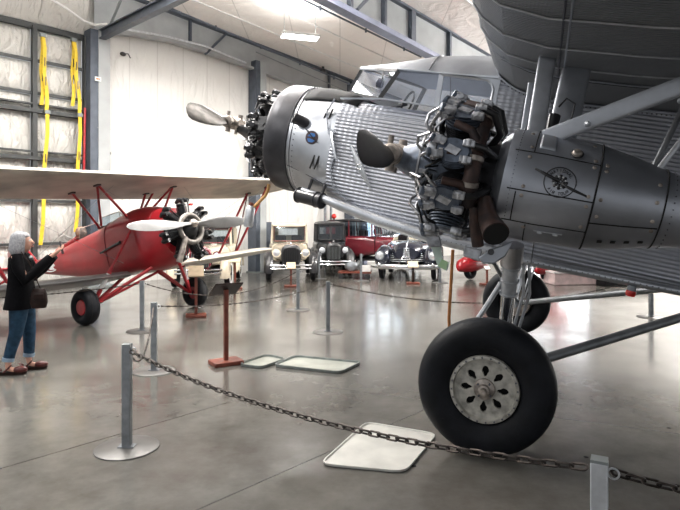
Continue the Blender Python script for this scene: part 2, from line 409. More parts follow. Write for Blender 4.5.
# tapered rafter along the gable wall
def wz(px,py,off=.25):
    p=wallpt(px,py,off); return ((p-W0).dot(WT),p.z)
bot=[wz(96,31),wz(135,35),wz(170,41),wz(210,53),wz(249,67),wz(295,84),wz(345,103),wz(400,125)]
g=thing('gable_rafter','grey tapered steel rafter following the top of the back wall','beam',W0,(0,0,WROT))
mb=MB(); mb.loft([[(x,-.12,z),(x,-.12,max(wallz(x)-.03,z+.1)),(x,-.16,max(wallz(x)-.03,z+.1)),(x,-.16,z)] for x,z in bot],cap=True); mb.build('web',MT['greyp'],g)
mb=MB()
for (x0,z0),(x1,z1) in zip(bot[:-1],bot[1:]):
    mb.bar((x0,-.2,z0),(x1,-.2,z1),.22,.07)
mb.build('lower_flange',MT['greyp'],g)
mb=MB()
for (x0,z0),(x1,z1) in zip(bot[:-1],bot[1:]):
    mb.bar((x0,-.25,wallz(x0)-.06),(x1,-.25,wallz(x1)-.06),.22,.06)
for px in (191,330,352): 
    x=wx(px,.25); mb.box((x,-.2,wallz(x)-.35),(.07,.1,.7))
x=wx(218,.25); mb.bar((x+.35,-.3,wallz(x)-.05),(x-.5,-.3,wallz(x)-.95),.10,.05)
mb.build('stiffener',MT['slate'],g)

# rafter running from the column at the door towards the viewer
q0=W0+WT*wx(95)+WN*.3; q1=q0+WN*14
g=thing('slate_beam','slate blue steel beam running from the column by the hangar door to the upper left','beam',(q0.x,q0.y,6.65),(0,0,math.atan2(WN.y,WN.x)))
mb=MB(); mb.bar((0,0,0),(14,0,.0),.05,.22); mb.build('beam_web',MT['slate'],g)
mb=MB(); mb.box((7,0,.11),(14,.18,.03)); mb.box((7,0,-.11),(14,.18,.03)); mb.build('beam_flange',MT['slate'],g)
mb=MB()
for k in range(6):
    mb.bar((.6+2.2*k,0,.15),(1.7+2.2*k,0,1.1),.05); mb.bar((1.7+2.2*k,0,1.1),(2.8+2.2*k,0,.15),.05)
mb.box((7,0,1.12),(14,.14,.08)); mb.build('truss_web',MT['grey'],g)

# blue-grey truss girder (6 m into the hall), sheeted above
def gp(px,py,n=6.0):
    return wallpt(px,py,n)
g=thing('truss_girder','blue grey roof girder with dark uprights above the silver aeroplane cockpit','beam',W0+WN*6.0,(0,0,WROT))
inv=lambda p:((p-W0).dot(WT),p.z)
b0,b1=inv(gp(325,0)),inv(gp(430,55)); t0,t1=inv(gp(395,0)),inv(gp(485,52))
sl=(b1[1]-b0[1])/(b1[0]-b0[0]); st=(t1[1]-t0[1])/(t1[0]-t0[0])
bz=lambda x:b0[1]+sl*(x-b0[0]); tz=lambda x:t0[1]+st*(x-t0[0])
xa,xb=b0[0]-7,XF-.3
mb=MB(); mb.bar((xa,0,bz(xa)-.0),(xb,0,bz(xb)),.30,.14); mb.build('lower_chord',MT['purp'],g)
mb=MB(); mb.bar((xa,0,tz(xa)),(xb,0,tz(xb)),.16,.10); mb.build('upper_chord',MT['slate'],g)
for px in (350,384,412,449):
    mb=MB(); x=inv(gp(px,20))[0]; mb.box((x,0,(bz(x)+tz(x))/2),(.20 if px in(412,) else .10,.14,tz(x)-bz(x))); mb.build('upright',MT['slate'],g)
x=inv(gp(350,20))[0]; mb=MB(); mb.bar((x+.15,-.1,bz(x)+.1),(x+1.0,-.1,tz(x)-.05),.07); mb.build('diagonal_brace',MT['slate'],g)
for k in range(1,5):
    mb=MB(); mb.box((b0[0]-1.3*k,0,(bz(b0[0]-1.3*k)+tz(b0[0]-1.3*k))/2),(.1,.14,tz(b0[0]-1.3*k)-bz(b0[0]-1.3*k))); mb.build('upright',MT['slate'],g)
mb=MB(); mb.loft([[(x,.06,bz(x)+.05),(x,.06,tz(x)),(x,.09,tz(x)),(x,.09,bz(x)+.05)] for x in (xa,xb)]); mb.build('sheeting',MT['greyp'],g)
# thin cross bracing rods under the ceiling
def rod_thing(name,label,cat,pts,r,m,group=None,n=8):
    base=V(pts[0]); mb=MB(); mb.tube([V(p)-base for p in pts],r,n); o=mb.build(name,m); o.location=base; return tag(o,label,cat,group)
for (a_,b_,lab) in (((412,16),(445,-20),'thin dark bracing rod rising to the upper right from the girder, upper one'),((418,45),(480,27),'thin dark bracing rod crossing above the cockpit roof, lower one')):
    p=wallpt(*a_,5.8); q=wallpt(*b_,3.4) if False else at(b_[0],b_[1],p.y+2.5); rod_thing('bracing_rod',lab,'rod',[p,q],.022,MT['slate'])
for px,py in ((417,16),(464,42)):
    p=gp(px,py,5.75); o=thing('beacon',('small black round fitting on the girder nearer the cockpit roof' if px>440 else 'small black round fitting at the upper end of the girder uprights'),'fitting',p)
    MB().ell((0,0,0),(.09,.09,.09)).build('housing',MT['black'],o); MB().cyl((0,0,.05),(0,0,.25),.03).build('stem',MT['black'],o)
# pipes below the ceiling
def cpipe(px0,py0,px1,py1,n,r,m,label,name='sprinkler_pipe',ext=0):
    p=wallpt(px0,py0,n); q=wallpt(px1,py1,n); p=p+(p-q)*ext
    base=p.copy(); o=thing(name,label,'pipe',base)
    MB().tube([p-base,q-base],r,8).build('pipe',m,o)
    d=(q-p); k=max(3,int(d.length/1.6))
    for i in range(k):
        mb=MB(); c=(p-base)+d*((i+.5)/k); mb.cyl(c-V((0,0,.07)),c+V((0,0,.05)),.03,.03,8); mb.build('pipe_fitting',m,o)
cpipe(170,8,378,96,1.2,.028,MT['slate'],'long dark pipe running down the ceiling above the nose engine',ext=.3)
cpipe(302,-1,421,57,4.2,.028,MT['slate'],'dark pipe close beside the blue grey girder',ext=.4)
cpipe(286,-2,319,16,3.2,.025,MT['galv'],'short pipe with an end cap above the hanging light','conduit_pipe',ext=1)
p=wallpt(256,52,.5); q=wallpt(390,110,.5)
rod_thing('cable_conduit','thin grey conduit along the top of the back wall right of the column','pipe',[p,q],.018,MT['grey'])
p=wallpt(323,71,.6); o=thing('camera_dome','small black dome fitting on the conduit above the nose engine','fitting',p); MB().ell((0,0,0),(.12,.12,.09)).build('dome',MT['black'],o); MB().cyl((0,0,.04),(0,0,.16),.05).build('mount',MT['black'],o)
p=wallpt(75,-6,.8); 
rod_thing('curved_conduit','pale bent conduit at the top left above the column','pipe',[wallpt(*a,.5) for a in ((40,-8),(66,8),(84,21),(95,25),(107,24))],.03,MT['white'])
rod_thing('curved_conduit','pale conduit along the rafter to the right of the door column','pipe',[wallpt(*a,.52) for a in ((110,25),(130,30),(165,36),(205,46),(246,63))],.03,MT['galvl'])
# ceiling lights
def light_fix(loc,label,rz,L=1.2,Wd=.42,power=60,hang=.6,group='rectangular hanging lights',up=1.1):
    o=thing('ceiling_light',label,'light',loc,(0,0,rz),group)
    MB().box((0,0,.03),(L,Wd,.07)).build('housing',MT['white'],o,bevel=.01)
    MB().box((0,0,-.01),(L-.06,Wd-.06,.02)).build('diffuser',LIGHTM,o)
    for sx in (-1,1): mb=MB(); mb.cyl((sx*L*.42,0,.06),(sx*L*.42,0,hang),.006,n=5); mb.build('hanger',MT['grey'],o)
    d=bpy.data.lights.new('ceiling_lamp','AREA'); d.shape='RECTANGLE'; d.size=L-.1; d.size_y=Wd-.1; d.energy=power; d.color=(1,.97,.93)
    l=bpy.data.objects.new('lamp',d); COL.objects.link(l); l.parent=o; l.location=(0,0,-.03)
    d=bpy.data.lights.new('uplight','AREA'); d.shape='RECTANGLE'; d.size=L-.1; d.size_y=Wd-.1; d.energy=power*up; d.color=(1,.98,.96)
    l=bpy.data.objects.new('lamp',d); COL.objects.link(l); l.parent=o; l.location=(0,0,.08); l.rotation_euler=(pi,0,0)
LIGHTM=emis('lit_diffuser',(1,.98,.95),9)
p=at(300,37,15.4)
light_fix(p,'white rectangular light hanging below the ceiling, above the nose engine',.30,1.05,.42,160,ceil_z(p)-p.z,up=.3)
# unseen lamps added above the frame to brighten the hall
for i,(x,y) in enumerate(((-7,2),(1,-1),(-3.5,6.5),(-6.5,8.5),(-1.5,9.5),(-3.3,11.6),(-4.8,9.5),(0,11.9),(5.5,13),(7.5,16),(9,12),(6.5,8))):
    light_fix((x,y,min(ceil_z(V((x,y,0)))-.25,max(6.6,CH+.42*y+.25))),'added unseen rectangular light brightening the hall from above the frame',.8,1.6,.5,LP,.3,'added unseen lights above the frame')
# yellow straps on the hangar door
def strap(px0,py0,px1,py1,off,label,low=None):
    p=wallpt(px0,py0,off); q=wallpt(px1,py1,off); base=q.copy(); o=thing('yellow_strap',label,'strap',base,(0,0,WROT),'yellow straps on the hangar door')
    Ri=M.Rotation(-WROT,3,'Z'); a=Ri@(p-base); b_=V((0,0,0))
    pts=[a+(b_-a)*t/6+V((.02*sin(t*1.7),-.02*abs(sin(t)),0)) for t in range(7)]
    mb=MB(); mb.loft([[c+V((-.045,0,0)),c+V((.045,0,0)),c+V((.045,.012,0)),c+V((-.045,.012,0))] for c in pts]); mb.build('webbing',MT['yellow'],o)
    mb=MB(); mb.box(a+V((0,0,0)),(.13,.05,.09)); mb.build('buckle',MT['grey'],o)
    mb=MB()
    for t in (.35,.6): 
        c=a+(b_-a)*t; mb.box(c+V((0,-.03,0)),(.025,.004,.22))
    mb.build('printed_mark',MT['black'],o)
strap(42,35,42,105,.20,'short yellow strap at the door top, left one of the left pair')
strap(43,35,47,112,.26,'yellow strap slanting down the upper door, right one of the left pair')
strap(47.5,112,41,245,.26,'long yellow strap hanging down the lower door behind the woman')
strap(73,40,73,106,.20,'short yellow strap at the door top, left one of the right pair')
strap(74,40,80,115,.26,'yellow strap slanting down beside the column, right one of the right pair')
strap(80,115,76,232,.26,'long yellow strap hanging beside the dark column down to the red aeroplane')
rod_thing('red_rope','thin red rope beside the dark column by the hangar door','rope',[wallpt(85,108,.3),wallpt(84,170,.3)],.03,MT['redm'])
# fittings on the white wall
for i,(px,py,lab) in enumerate(((123,54,'small black bracket high on the white wall right of the door column'),(108,153,'small round black fitting low on the white wall beside the column'))):
    p=wallpt(px,py,.03); o=thing('wall_fitting',lab,'fitting',p,(0,0,WROT)); MB().ell((0,0,0),(.09,.05,.06)).build('body',MT['black'],o)
    MB().tube([(0,-.03,.0),(.12,-.06,.02),(.2,-.04,-.08)] if i==0 else [(0,-.04,0),(.02,-.06,.02)],.015,6).build('arm',MT['black'],o)
p=wallpt(395,212,.3)
o=thing('duct_hose','large grey ribbed duct hose curving beside the bright window','hose',(p.x,p.y,0))
c=V((p.x,p.y,0)); mb=MB(); pts=[wallpt(a,b_,.5)-c for a,b_ in ((378,232),(385,231),(396,229),(405,222),(410,212),(409,200),(402,185))]
mb.tube(pts,.22,12); mb.build('hose_body',MT['galv'],o)
mb=MB()
for i in range(len(pts)-1):
    for t in (0,.33,.66): 
        q=pts[i].lerp(pts[i+1],t); mb.torus(q,pts[i+1]-pts[i],.22,.025,16,6)
mb.build('hose_rib',MT['slate'],o)
for px,lab in ((325,'thin grey pipe standing against the white wall above the black car'),(331,'short grey pipe on the white wall just left of the dark column'),(364,'blue grey pipe standing at the left edge of the bright window')):
    a_=wallpt(px,150,.2); b_=wallpt(px,268,.2); o=rod_thing('wall_pipe',lab,'pipe',[(a_.x,a_.y,0),(a_.x,a_.y,4.2)],.05 if px<340 else .14,MT['galv'] if px<340 else MT['purp'])
# dark lower panels on the wall beside the second column
mb=MB(); x=wx(256); mb.box((x+.15,-.03,.85),(1.0,.06,1.7)); o=wallobj('wall_cabinet',mb,MT['slate'],None); tag(o,'dark slate panel standing at the wall behind the cream cars','panel')

for x,y in ((8.2,15.5),(10.5,18.0),(13,15),(12,20)):  # unseen lamps added to lift the dim ceiling, far wall and floor
    light_fix((x,y,6.2),'added unseen rectangular light brightening the hall behind the silver aeroplane wing',.8,1.6,.5,420,.9,'added unseen lights behind the wing',up=2.0)
# ================================================================ SILVER THREE-ENGINED AEROPLANE
TO=V((-1.03,7.4,2.89)); TYAW=math.atan2(.343,-.939); TROT=(0,-R(12),TYAW)
tb=V((TO.x+2.6,TO.y-.95,0))
T=frame_thing('aeroplane','large silver corrugated metal aeroplane with three radial engines standing on big black tyres','aeroplane',TO,tb,TROT)
TK=V(T['K']); TR=Euler(TROT).to_matrix()
def tw(p): return TO+TR@V(p)
def tl(p): return TR.inverted()@(V(p)-TO)

def sect(x,hw,zb,zt,n=2.0,k=32,zc=None):
    zm=(zb+zt)/2; hz=(zt-zb)/2; r=[]
    for j in range(k):
        a=2*pi*j/k; c,s_=cos(a),sin(a)
        r.append(V((x,hw*math.copysign(abs(c)**(2/n),c),zm+hz*math.copysign(abs(s_)**(2/n),s_))))
    return r
# --- smooth nose skin
def nose_r(x): return (.64+.055*(-x-.4)/.9)
mb=MB(); mb.loft([sect(x,hw,zb,zt,n,40) for x,hw,zb,zt,n in ((-.64,.655,-.665,.645,2),(-.74,.665,-.67,.655,2),(-.9,.68,-.68,.66,2.15),(-1.08,.69,-.69,.65,2.4),(-1.30,.70,-.71,.62,2.9))])
mb.build('nose_skin',MT['alu'],T,smooth=60)
# --- corrugated lower body under the cockpit
mb=MB(); st=[(-1.28,.70,-.70,.60,3.2),(-1.5,.71,-.73,.52,4.5),(-1.8,.715,-.79,.50,7),(-2.4,.72,-.85,.50,9),(-2.97,.72,-.87,.50,10)]
mb.loft([sect(x,hw,zb,zt,n,48) for x,hw,zb,zt,n in st]); mb.build('cockpit_side_skin',MT['corr_side'],T,smooth=50)
# --- cabin behind the cockpit
mb=MB(); st=[(-2.95,.72,-.87,1.02,9),(-4,.72,-.86,1.02,9),(-5.2,.72,-.83,1.0,9),(-7,.66,-.72,.92,7),(-9.5,.42,-.40,.75,4),(-11.6,.10,.05,.55,3)]
mb.loft([sect(x,hw,zb,zt,n,48) for x,hw,zb,zt,n in st]); fus=mb.build('cabin_skin',MT['corr_side'],T,smooth=50)
# black anti-glare deck
mb=MB(); rows=[]
for q in ((-.74,.665,-.67,.655,2),(-.9,.68,-.68,.66,2.15),(-1.08,.69,-.69,.65,2.4),(-1.30,.70,-.71,.62,2.9),(-1.48,.705,-.73,.535,4.2)):
    sec=sect(q[0],q[1]+.006,q[2],q[3]+.008,q[4],72); rows.append([sec[k] for k in range(8,29)])
mb.grid(rows); mb.build('anti_glare_deck',MT['blackm'],T,solid=.008)
# riveted edge bands: sill, lower keel fairing
def band(name,pts,w,m,parent=T,up=(0,1,0),th=.012):
    mb=MB()
    for a,b_ in zip(pts[:-1],pts[1:]): mb.bar(a,b_,th,w,up=up)
    return mb.build(name,m,parent)
def rivets(name,pts,step,r,m,parent=T,nrm=(0,1,0)):
    mb=MB(); nrm=V(nrm)
    for a,b_ in zip(pts[:-1],pts[1:]):
        a=V(a);b_=V(b_);L=(b_-a).length;k=max(1,int(L/step))
        for i in range(k):
            c=a+(b_-a)*(i+.5)/k; mb.cyl(c-nrm*.004,c+nrm*.006,r,r*.6,6)
    return tag(mb.build(name,m,parent),kind='stuff')
MT['rivet']=mat('rivet_heads',(.13,.13,.15),.4,.8,.05,9)
low=[(-1.0,.62,-.62),(-1.53,.69,-.70),(-2.0,.70,-.77),(-2.55,.705,-.82),(-3.58,.71,-.85),(-5.2,.705,-.81),(-7,.64,-.70)]
for s in (1,-1):
    mb=MB(); mb.tube([(x,s*y,z) for x,y,z in low],[.03,.06,.07,.07,.045,.04,.03],12,sx=.8); mb.build('keel_fairing',MT['alu'],T,smooth=70)
rivets('keel_rivets',[(x,y+.05,z+.0) for x,y,z in low[2:]],.05,.007,MT['rivet'])
sill=[(-1.30,.715,.47),(-1.78,.725,.53),(-2.38,.73,.525),(-2.9,.73,.57)]
band('sill_strip',sill,.05,MT['alu_dull']); rivets('sill_rivets',[(x,y+.008,z) for x,y,z in sill],.04,.007,MT['rivet'])
# curved joint between smooth nose and corrugated side
edge=[(-1.22,.70,.46),(-1.16,.705,.30),(-1.22,.71,.10),(-1.36,.712,-.10),(-1.34,.71,-.32),(-1.40,.705,-.50),(-1.62,.69,-.66)]
band('nose_joint_strip',edge,.02,MT['alu_dull']); rivets('nose_joint_rivets',[(x,y+.01,z) for x,y,z in edge],.05,.006,MT['rivet'])
# --- cowl ring
mb=MB(); mb.lathe([(-.40,.60),(-.38,.64),(-.42,.664),(-.52,.676),(-.70,.676),(-.70,.64),(-.48,.60)],(0,0,-.01),(1,0,0),48,close=True); mb.build('cowl_ring',MT['ringm'],T,smooth=50)
mb=MB(); mb.lathe([(-.55,.2),(-.55,.64),(-.62,.64),(-.62,.2)],(0,0,0),(1,0,0),40); mb.build('firewall',MT['dark'],T)
# panel seams and rivets on the nose
def ringpts(x,r,a0,a1,k=20,sy=1): return [(x,r*cos(R(a0+(a1-a0)*i/k))*sy,r*sin(R(a0+(a1-a0)*i/k))) for i in range(k+1)]
mb=MB(); mb.tube(ringpts(-.75,.668,-100,100,30),.006,5); mb.build('nose_seam',MT['rivet'],T)
mb=MB(); mb.tube([(-.72,.55,-.37),(-.95,.56,-.42),(-1.3,.60,-.52)],.006,5); mb.build('nose_seam',MT['rivet'],T)
pts=ringpts(-.79,.674,-70,75,26); rivets('nose_rivets',pts,.10,.008,MT['rivet'])
# intake pipe, badge, slots, door handle on the near cheek
def sidey(x,z):
    for i in range(len(NS)-1):
        if NS[i][0]>=x>=NS[i+1][0]:
            t=(NS[i][0]-x)/(NS[i][0]-NS[i+1][0]); q=[NS[i][k]+(NS[i+1][k]-NS[i][k])*t for k in range(5)]
            zm=(q[2]+q[3])/2; hz=(q[3]-q[2])/2; u=min(.999,abs((z-zm)/hz)); return q[1]*(1-u**q[4])**(1/q[4])
    return .71
NS=[(-.64,.655,-.665,.645,2),(-.74,.665,-.67,.655,2),(-.9,.68,-.68,.66,2.15),(-1.08,.69,-.69,.65,2.4),(-1.30,.70,-.71,.62,2.9)]
y0=sidey(-.88,.16)
mb=MB(); mb.tube([(-.92,y0-.08,.13),(-.88,y0+.05,.15),(-.80,y0+.11,.17)],.062,14); mb.build('breather_pipe',MT['ringm'],T)
mb=MB(); mb.torus((-.80,y0+.11,.17),(.8,.55,.2),.055,.012,16,6); mb.build('breather_lip',MT['black'],T)
y1=sidey(-.95,.0)
bd=MB(); bd.lathe([(0,.078),(.008,.078),(.012,.066),(.010,.001)],(-1.03,y1+.005,-.01),(0,1,0),24); bo=bd.build('nose_badge',mat('badge_bronze',(.10,.07,.08),.4,.3,.1,9),T)
tag(bo,'round badge in bronze and blue with a small propeller across it')
mb=MB(); mb.plate([(-.05,.008),(-.02,.05),(.03,.05),(.045,.02),(.02,.006)],[],(-1.03,y1+.019,-.01),(-1,0,0),(0,0,1),.006); mb.build('badge_field',MT['blue'],bo)
mb=MB(); mb.plate([(.05,-.03),(.02,-.055),(-.03,-.055),(-.05,-.02),(-.02,-.012)],[],(-1.03,y1+.019,-.01),(-1,0,0),(0,0,1),.006); mb.build('badge_field',MT['blue'],bo)
mb=MB(); mb.bar((-.94,y1+.024,.075),(-1.11,y1+.024,-.055),.008,.022,up=(0,1,0)); mb.build('badge_propeller',MT['black'],bo)
for z0,z1,x0 in ((.23,.35,-1.13),(-.36,-.20,-1.08)):
    for dx in (0,.06):
        yy=sidey(x0-dx,(z0+z1)/2)
        mb=MB(); mb.bar((x0-dx+.01,yy+.012,z0),(x0-dx-.02,yy+.012,z1),.014,.016,up=(0,1,0)); mb.build('louvre',MT['dark'],T)
mb=MB(); mb.cyl((-1.27,.69,.08),(-1.27,.75,.08),.035); mb.tube([(-1.27,.745,.08),(-1.34,.76,-.08),(-1.40,.76,-.20)],[.022,.02,.016],8); mb.build('fixing_lever',MT['chrome'],T)
# streamlined grab handle on the corrugated side
h0,h1=(-1.53,.735,-.02),(-1.86,.735,-.46)
mb=MB(); hp=[V(h0).lerp(V(h1),t) for t in (0,.15,.5,.85,1)]; mb.tube([p+V((0,.03*sin(pi*t),0)) for p,t in zip(hp,(0,.15,.5,.85,1))],[.008,.02,.042,.02,.008],10,sx=.5); ho=mb.build('side_handle',MT['galvl'],T,smooth=60)
mb=MB(); mb.torus(V(h0).lerp(V(h1),.5)+V((0,.045,0)),(0,1,0),.028,.006,14,6); mb.build('handle_boss',MT['chrome'],ho)
# round antenna / lamp cylinder under the nose
p0,p1=tl(at(299,195,6.6)),tl(at(322,201,6.4))
mb=MB(); mb.cyl(p0,p1,.085,.085,20); lo=mb.build('landing_lamp',MT['black'],T)
d=(V(p1)-V(p0)).normalized()
for q in (V(p0),V(p1),V(p0).lerp(V(p1),.78)):
    mb=MB(); mb.torus(q,d,.085,.012,20,6); mb.build('lamp_ring',MT['ringm'],lo)
mb=MB(); 
for t in (.3,.9):
    q=V(p0).lerp(V(p1),t); mb=MB(); mb.tube([q,q+V((-.02,-.05,.22))],.018,6); mb.build('lamp_bracket',MT['ringm'],lo)

# --- cockpit: windscreen, posts, panes, roof
zr=lambda x:.90+.12*min(1,max(0,(-x-1.2)/1.7))
post=MT['black']
def ppost(name,a,b_,w=.03,m=post): mb=MB(); mb.bar(a,b_,w,w*1.3); return mb.build(name,m,T)
CF_t=V((-1.22,0,.99)); CF_b=V((-1.10,0,.67))
for s in (1,-1):
    e_=0 if s>0 else .11
    A_b=V((-1.74,s*.70,.53)); A_t=V((-1.88,s*.66,.86+e_))
    Mb=V((-2.38,s*.71,.52)); Mt=V((-2.36,s*.69,.87+e_))
    ppost('windscreen_post',A_b,A_t,.035); ppost('window_post',Mb,Mt,.04,MT['alu_dull'])
    mb=MB(); mb.bar(CF_t,A_t,.04,.03); mb.build('windscreen_header',post,T)
    mb=MB(); mb.bar(CF_b,A_b,.03,.03); mb.build('windscreen_sill',post,T)
    def pane(nm,q,m=MT['glass']):
        mb=MB(); n_=(q[1]-q[0]).cross(q[2]-q[0]).normalized()*.004
        mb.loft([[p+n_ for p in q],[p-n_ for p in q]]); mb.build(nm,m,T)
    pane('windscreen_pane',[CF_b,A_b,A_t,CF_t])
    pane('side_window',[A_b,Mb,Mt,A_t])
    B_b=V((-2.72,s*.71,.53)); B_r=V((-2.92,s*.705,.62)); B_r2=V((-2.92,s*.70,.78+e_)); B_t=V((-2.84,s*.695,.87+e_))
    pane('side_window',[Mb,B_b,B_r,B_r2,B_t,Mt])
    fr=[Mb,B_b,(B_b+B_r)/2+V((-.02,0,-.02)),B_r,B_r2,(B_r2+B_t)/2+V((-.01,0,.01)),B_t,Mt]
    mb=MB(); mb.tube([p+V((0,s*.012,0)) for p in fr],.016,6); mb.build('window_frame',MT['alu'],T)
    # filled corner between window and cabin
    mb=MB(); mb.plate([(-2.97,.50),(-2.66,.50),(-2.74,.54),(-2.90,.62),(-2.92,.78),(-2.84,.87),(-2.60,.90),(-2.97,.92)],[],(0,s*.712,0),(1,0,0),(0,0,1),.014); mb.build('window_surround',MT['alu'],T)
    band('eaves_strip',[(-1.88,s*.675,.875+e_),(-2.36,s*.70,.885+e_),(-2.97,s*.72,.90+e_)],.04,MT['alu'])
    if s>0: rivets('eaves_rivets',[(-1.9,s*.69,.875),(-2.36,s*.712,.885),(-2.95,s*.732,.90)],.045,.007,MT['rivet'],nrm=(0,s,0))
ppost('windscreen_post',CF_b,CF_t,.03)
mb=MB(); rows_t=[];rows_b=[]
rings=[]
for x,hw,ze,zc in ((-1.20,.05,.975,1.0),(-1.40,.22,.945,1.03),(-1.62,.42,.91,1.06),(-1.86,.66,.87,1.10),(-2.2,.69,.885,1.2),(-2.6,.71,.89,1.25),(-3.0,.73,.90,1.27)):
    top=[V((x,hw*t,ze+.11*max(0,-t)*min(1,hw*2)*(1 if ze<.93 else .5)+(zc-ze-.0)*(1-abs(t)**2.4))) for t in [i/10-1 for i in range(21)]]
    bt=[V((x,hw*t*.97,ze-.02+.11*max(0,-t)*min(1,hw*2)*(1 if ze<.93 else .5)+(zc-ze)*.9*(1-abs(t)**2.4))) for t in [1-i/10 for i in range(21)]]
    rings.append(top+bt)
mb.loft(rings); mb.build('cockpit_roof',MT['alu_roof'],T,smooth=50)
mb=MB(); mb.tube([(-2.22,.70*t,.90+.30*(1-abs(t)**2.4)+.006) for t in [i/8-1 for i in range(17)]],.007,5); mb.build('roof_seam',MT['rivet'],T)
# pilots' seats and control wheel
for s in (1,-1):
    mb=MB(); mb.box((-2.35,s*.32,.30),(.45,.42,.08)); mb.box((-2.58,s*.32,.45),(.08,.42,.34)); mb.build('pilot_seat',MT['brown'],T,bevel=.03)
mb=MB(); mb.torus((-1.95,.30,.58),(.9,0,.3),.15,.013,22,6); mb.tube([(-1.95,.30,.58),(-1.75,.30,.50)],.02,6); mb.build('control_wheel',MT['black'],T)
mb=MB(); mb.lathe([(0,.05),(.06,.06),(.08,.02)],(-1.55,.12,.80),(1,0,.2),12); mb.tube([(-1.55,.12,.80),(-1.5,.05,.97)],.012,5); mb.build('compass',MT['black'],T)

# --- wing
def airfoil(Y):
    u=abs(Y); f=max(0,(u-2.4)/9.0); c=3.9-1.5*f; th=.60*(1-.55*f); z0=.76+.22*f+ (0 if u<2.4 else .0); x0=-2.86-.35*f
    up=[(0,.52),(.015,.74),(.05,.95),(.12,1.12),(.25,1.22),(.4,1.18),(.6,.95),(.8,.62),(1,.30)]
    lo=[(.9,.22),(.7,.14),(.5,.06),(.3,.0),(.15,.0),(.07,.10),(.025,.28),(.006,.42)]
    return [V((x0-c*a,Y,z0+th*b_)) for a,b_ in up+lo]
def low_at(Y,x,off=0):
    P_=airfoil(Y); q=P_[8:]+[P_[0]]; q=sorted(q,key=lambda p:p.x)
    for a,b_ in zip(q[:-1],q[1:]):
        if a.x<=x<=b_.x: return V((x,Y,a.z+(b_.z-a.z)*(x-a.x)/(b_.x-a.x)+off))
    return V((x,Y,q[0].z))
def wing(Ys,name):
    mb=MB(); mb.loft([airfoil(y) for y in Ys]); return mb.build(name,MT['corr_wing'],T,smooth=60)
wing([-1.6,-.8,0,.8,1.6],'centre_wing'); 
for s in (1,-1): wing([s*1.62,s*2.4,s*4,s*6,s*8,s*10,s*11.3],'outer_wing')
for s in (1,-1):
    mb=MB(); xs_=[-2.87,-2.88,-2.95,-3.05,-3.3,-3.6,-4.1,-4.7,-5.4,-6.2,-6.7]
    for s2 in (0,): mb.tube([low_at(s*1.61,x,-.004) for x in xs_[3:]],.012,6)
    mb.build('wing_joint_strip',MT['dark'],T)
    mb=MB(); mb.tube([low_at(s*1.66,x,-.012) for x in xs_[3:]],.010,6); mb.build('wing_joint_strip',MT['alu_dull'],T)
for Y in (1.95,2.45,3.0,3.6,4.6):
    mb=MB(); P_=airfoil(Y); q=[P_[9+k] for k in range(8)]+[P_[0]]; mb.tube([V((p.x+.0,p.y,p.z))+V((.006,0,-.006)) for p in q],.008,6); mb.build('wing_stiffener',MT['wlstiff'],T)
for x in (-3.53,-3.57): 
    mb=MB(); mb.tube([low_at(y,x,-.006) for y in (1.68,2.4,4,6,8)],.008,6); mb.build('spar_seam',MT['rivet'] if x>-3.55 else MT['alu_dull'],T)
# root fillet: bright riveted edge where wing meets body
for s in (1,):
    fl=[low_at(s*.74,x,-.03) for x in (-2.96,-3.0,-3.08,-3.2,-3.5,-4,-4.6,-5.4,-6.4)]
    band('root_fillet',[(-2.885,.735,1.12),(-2.90,.735,1.0)]+[tuple(p) for p in fl],.09,MT['alu']); rivets('root_rivets',[tuple(p+V((0,.012,-.01))) for p in fl],.04,.008,MT['rivet'])
# tail surfaces far outside the frame
mb=MB(); mb.loft([[V((-10.2,y,z)),V((-11.0,y+.03,z)),V((-11.9,y,z)),V((-11.0,y-.03,z))] if False else [V((x0,0,z)),V((x1,.04,z)),V((x2,0,z)),V((x1,-.04,z))] for x0,x1,x2,z in ((-10.0,-11,-12.0,.45),(-10.6,-11.2,-12.1,1.3),(-11.2,-11.6,-12.0,1.9))]); mb.build('tail_fin',MT['corr_wing'],T)
mb=MB(); mb.loft([[V((-9.9,y,.5)),V((-10.8,y,.56)),V((-11.7,y,.5)),V((-10.8,y,.46))] for y in (-2.4,-1,0,1,2.4)]); mb.build('tailplane',MT['corr_wing'],T)

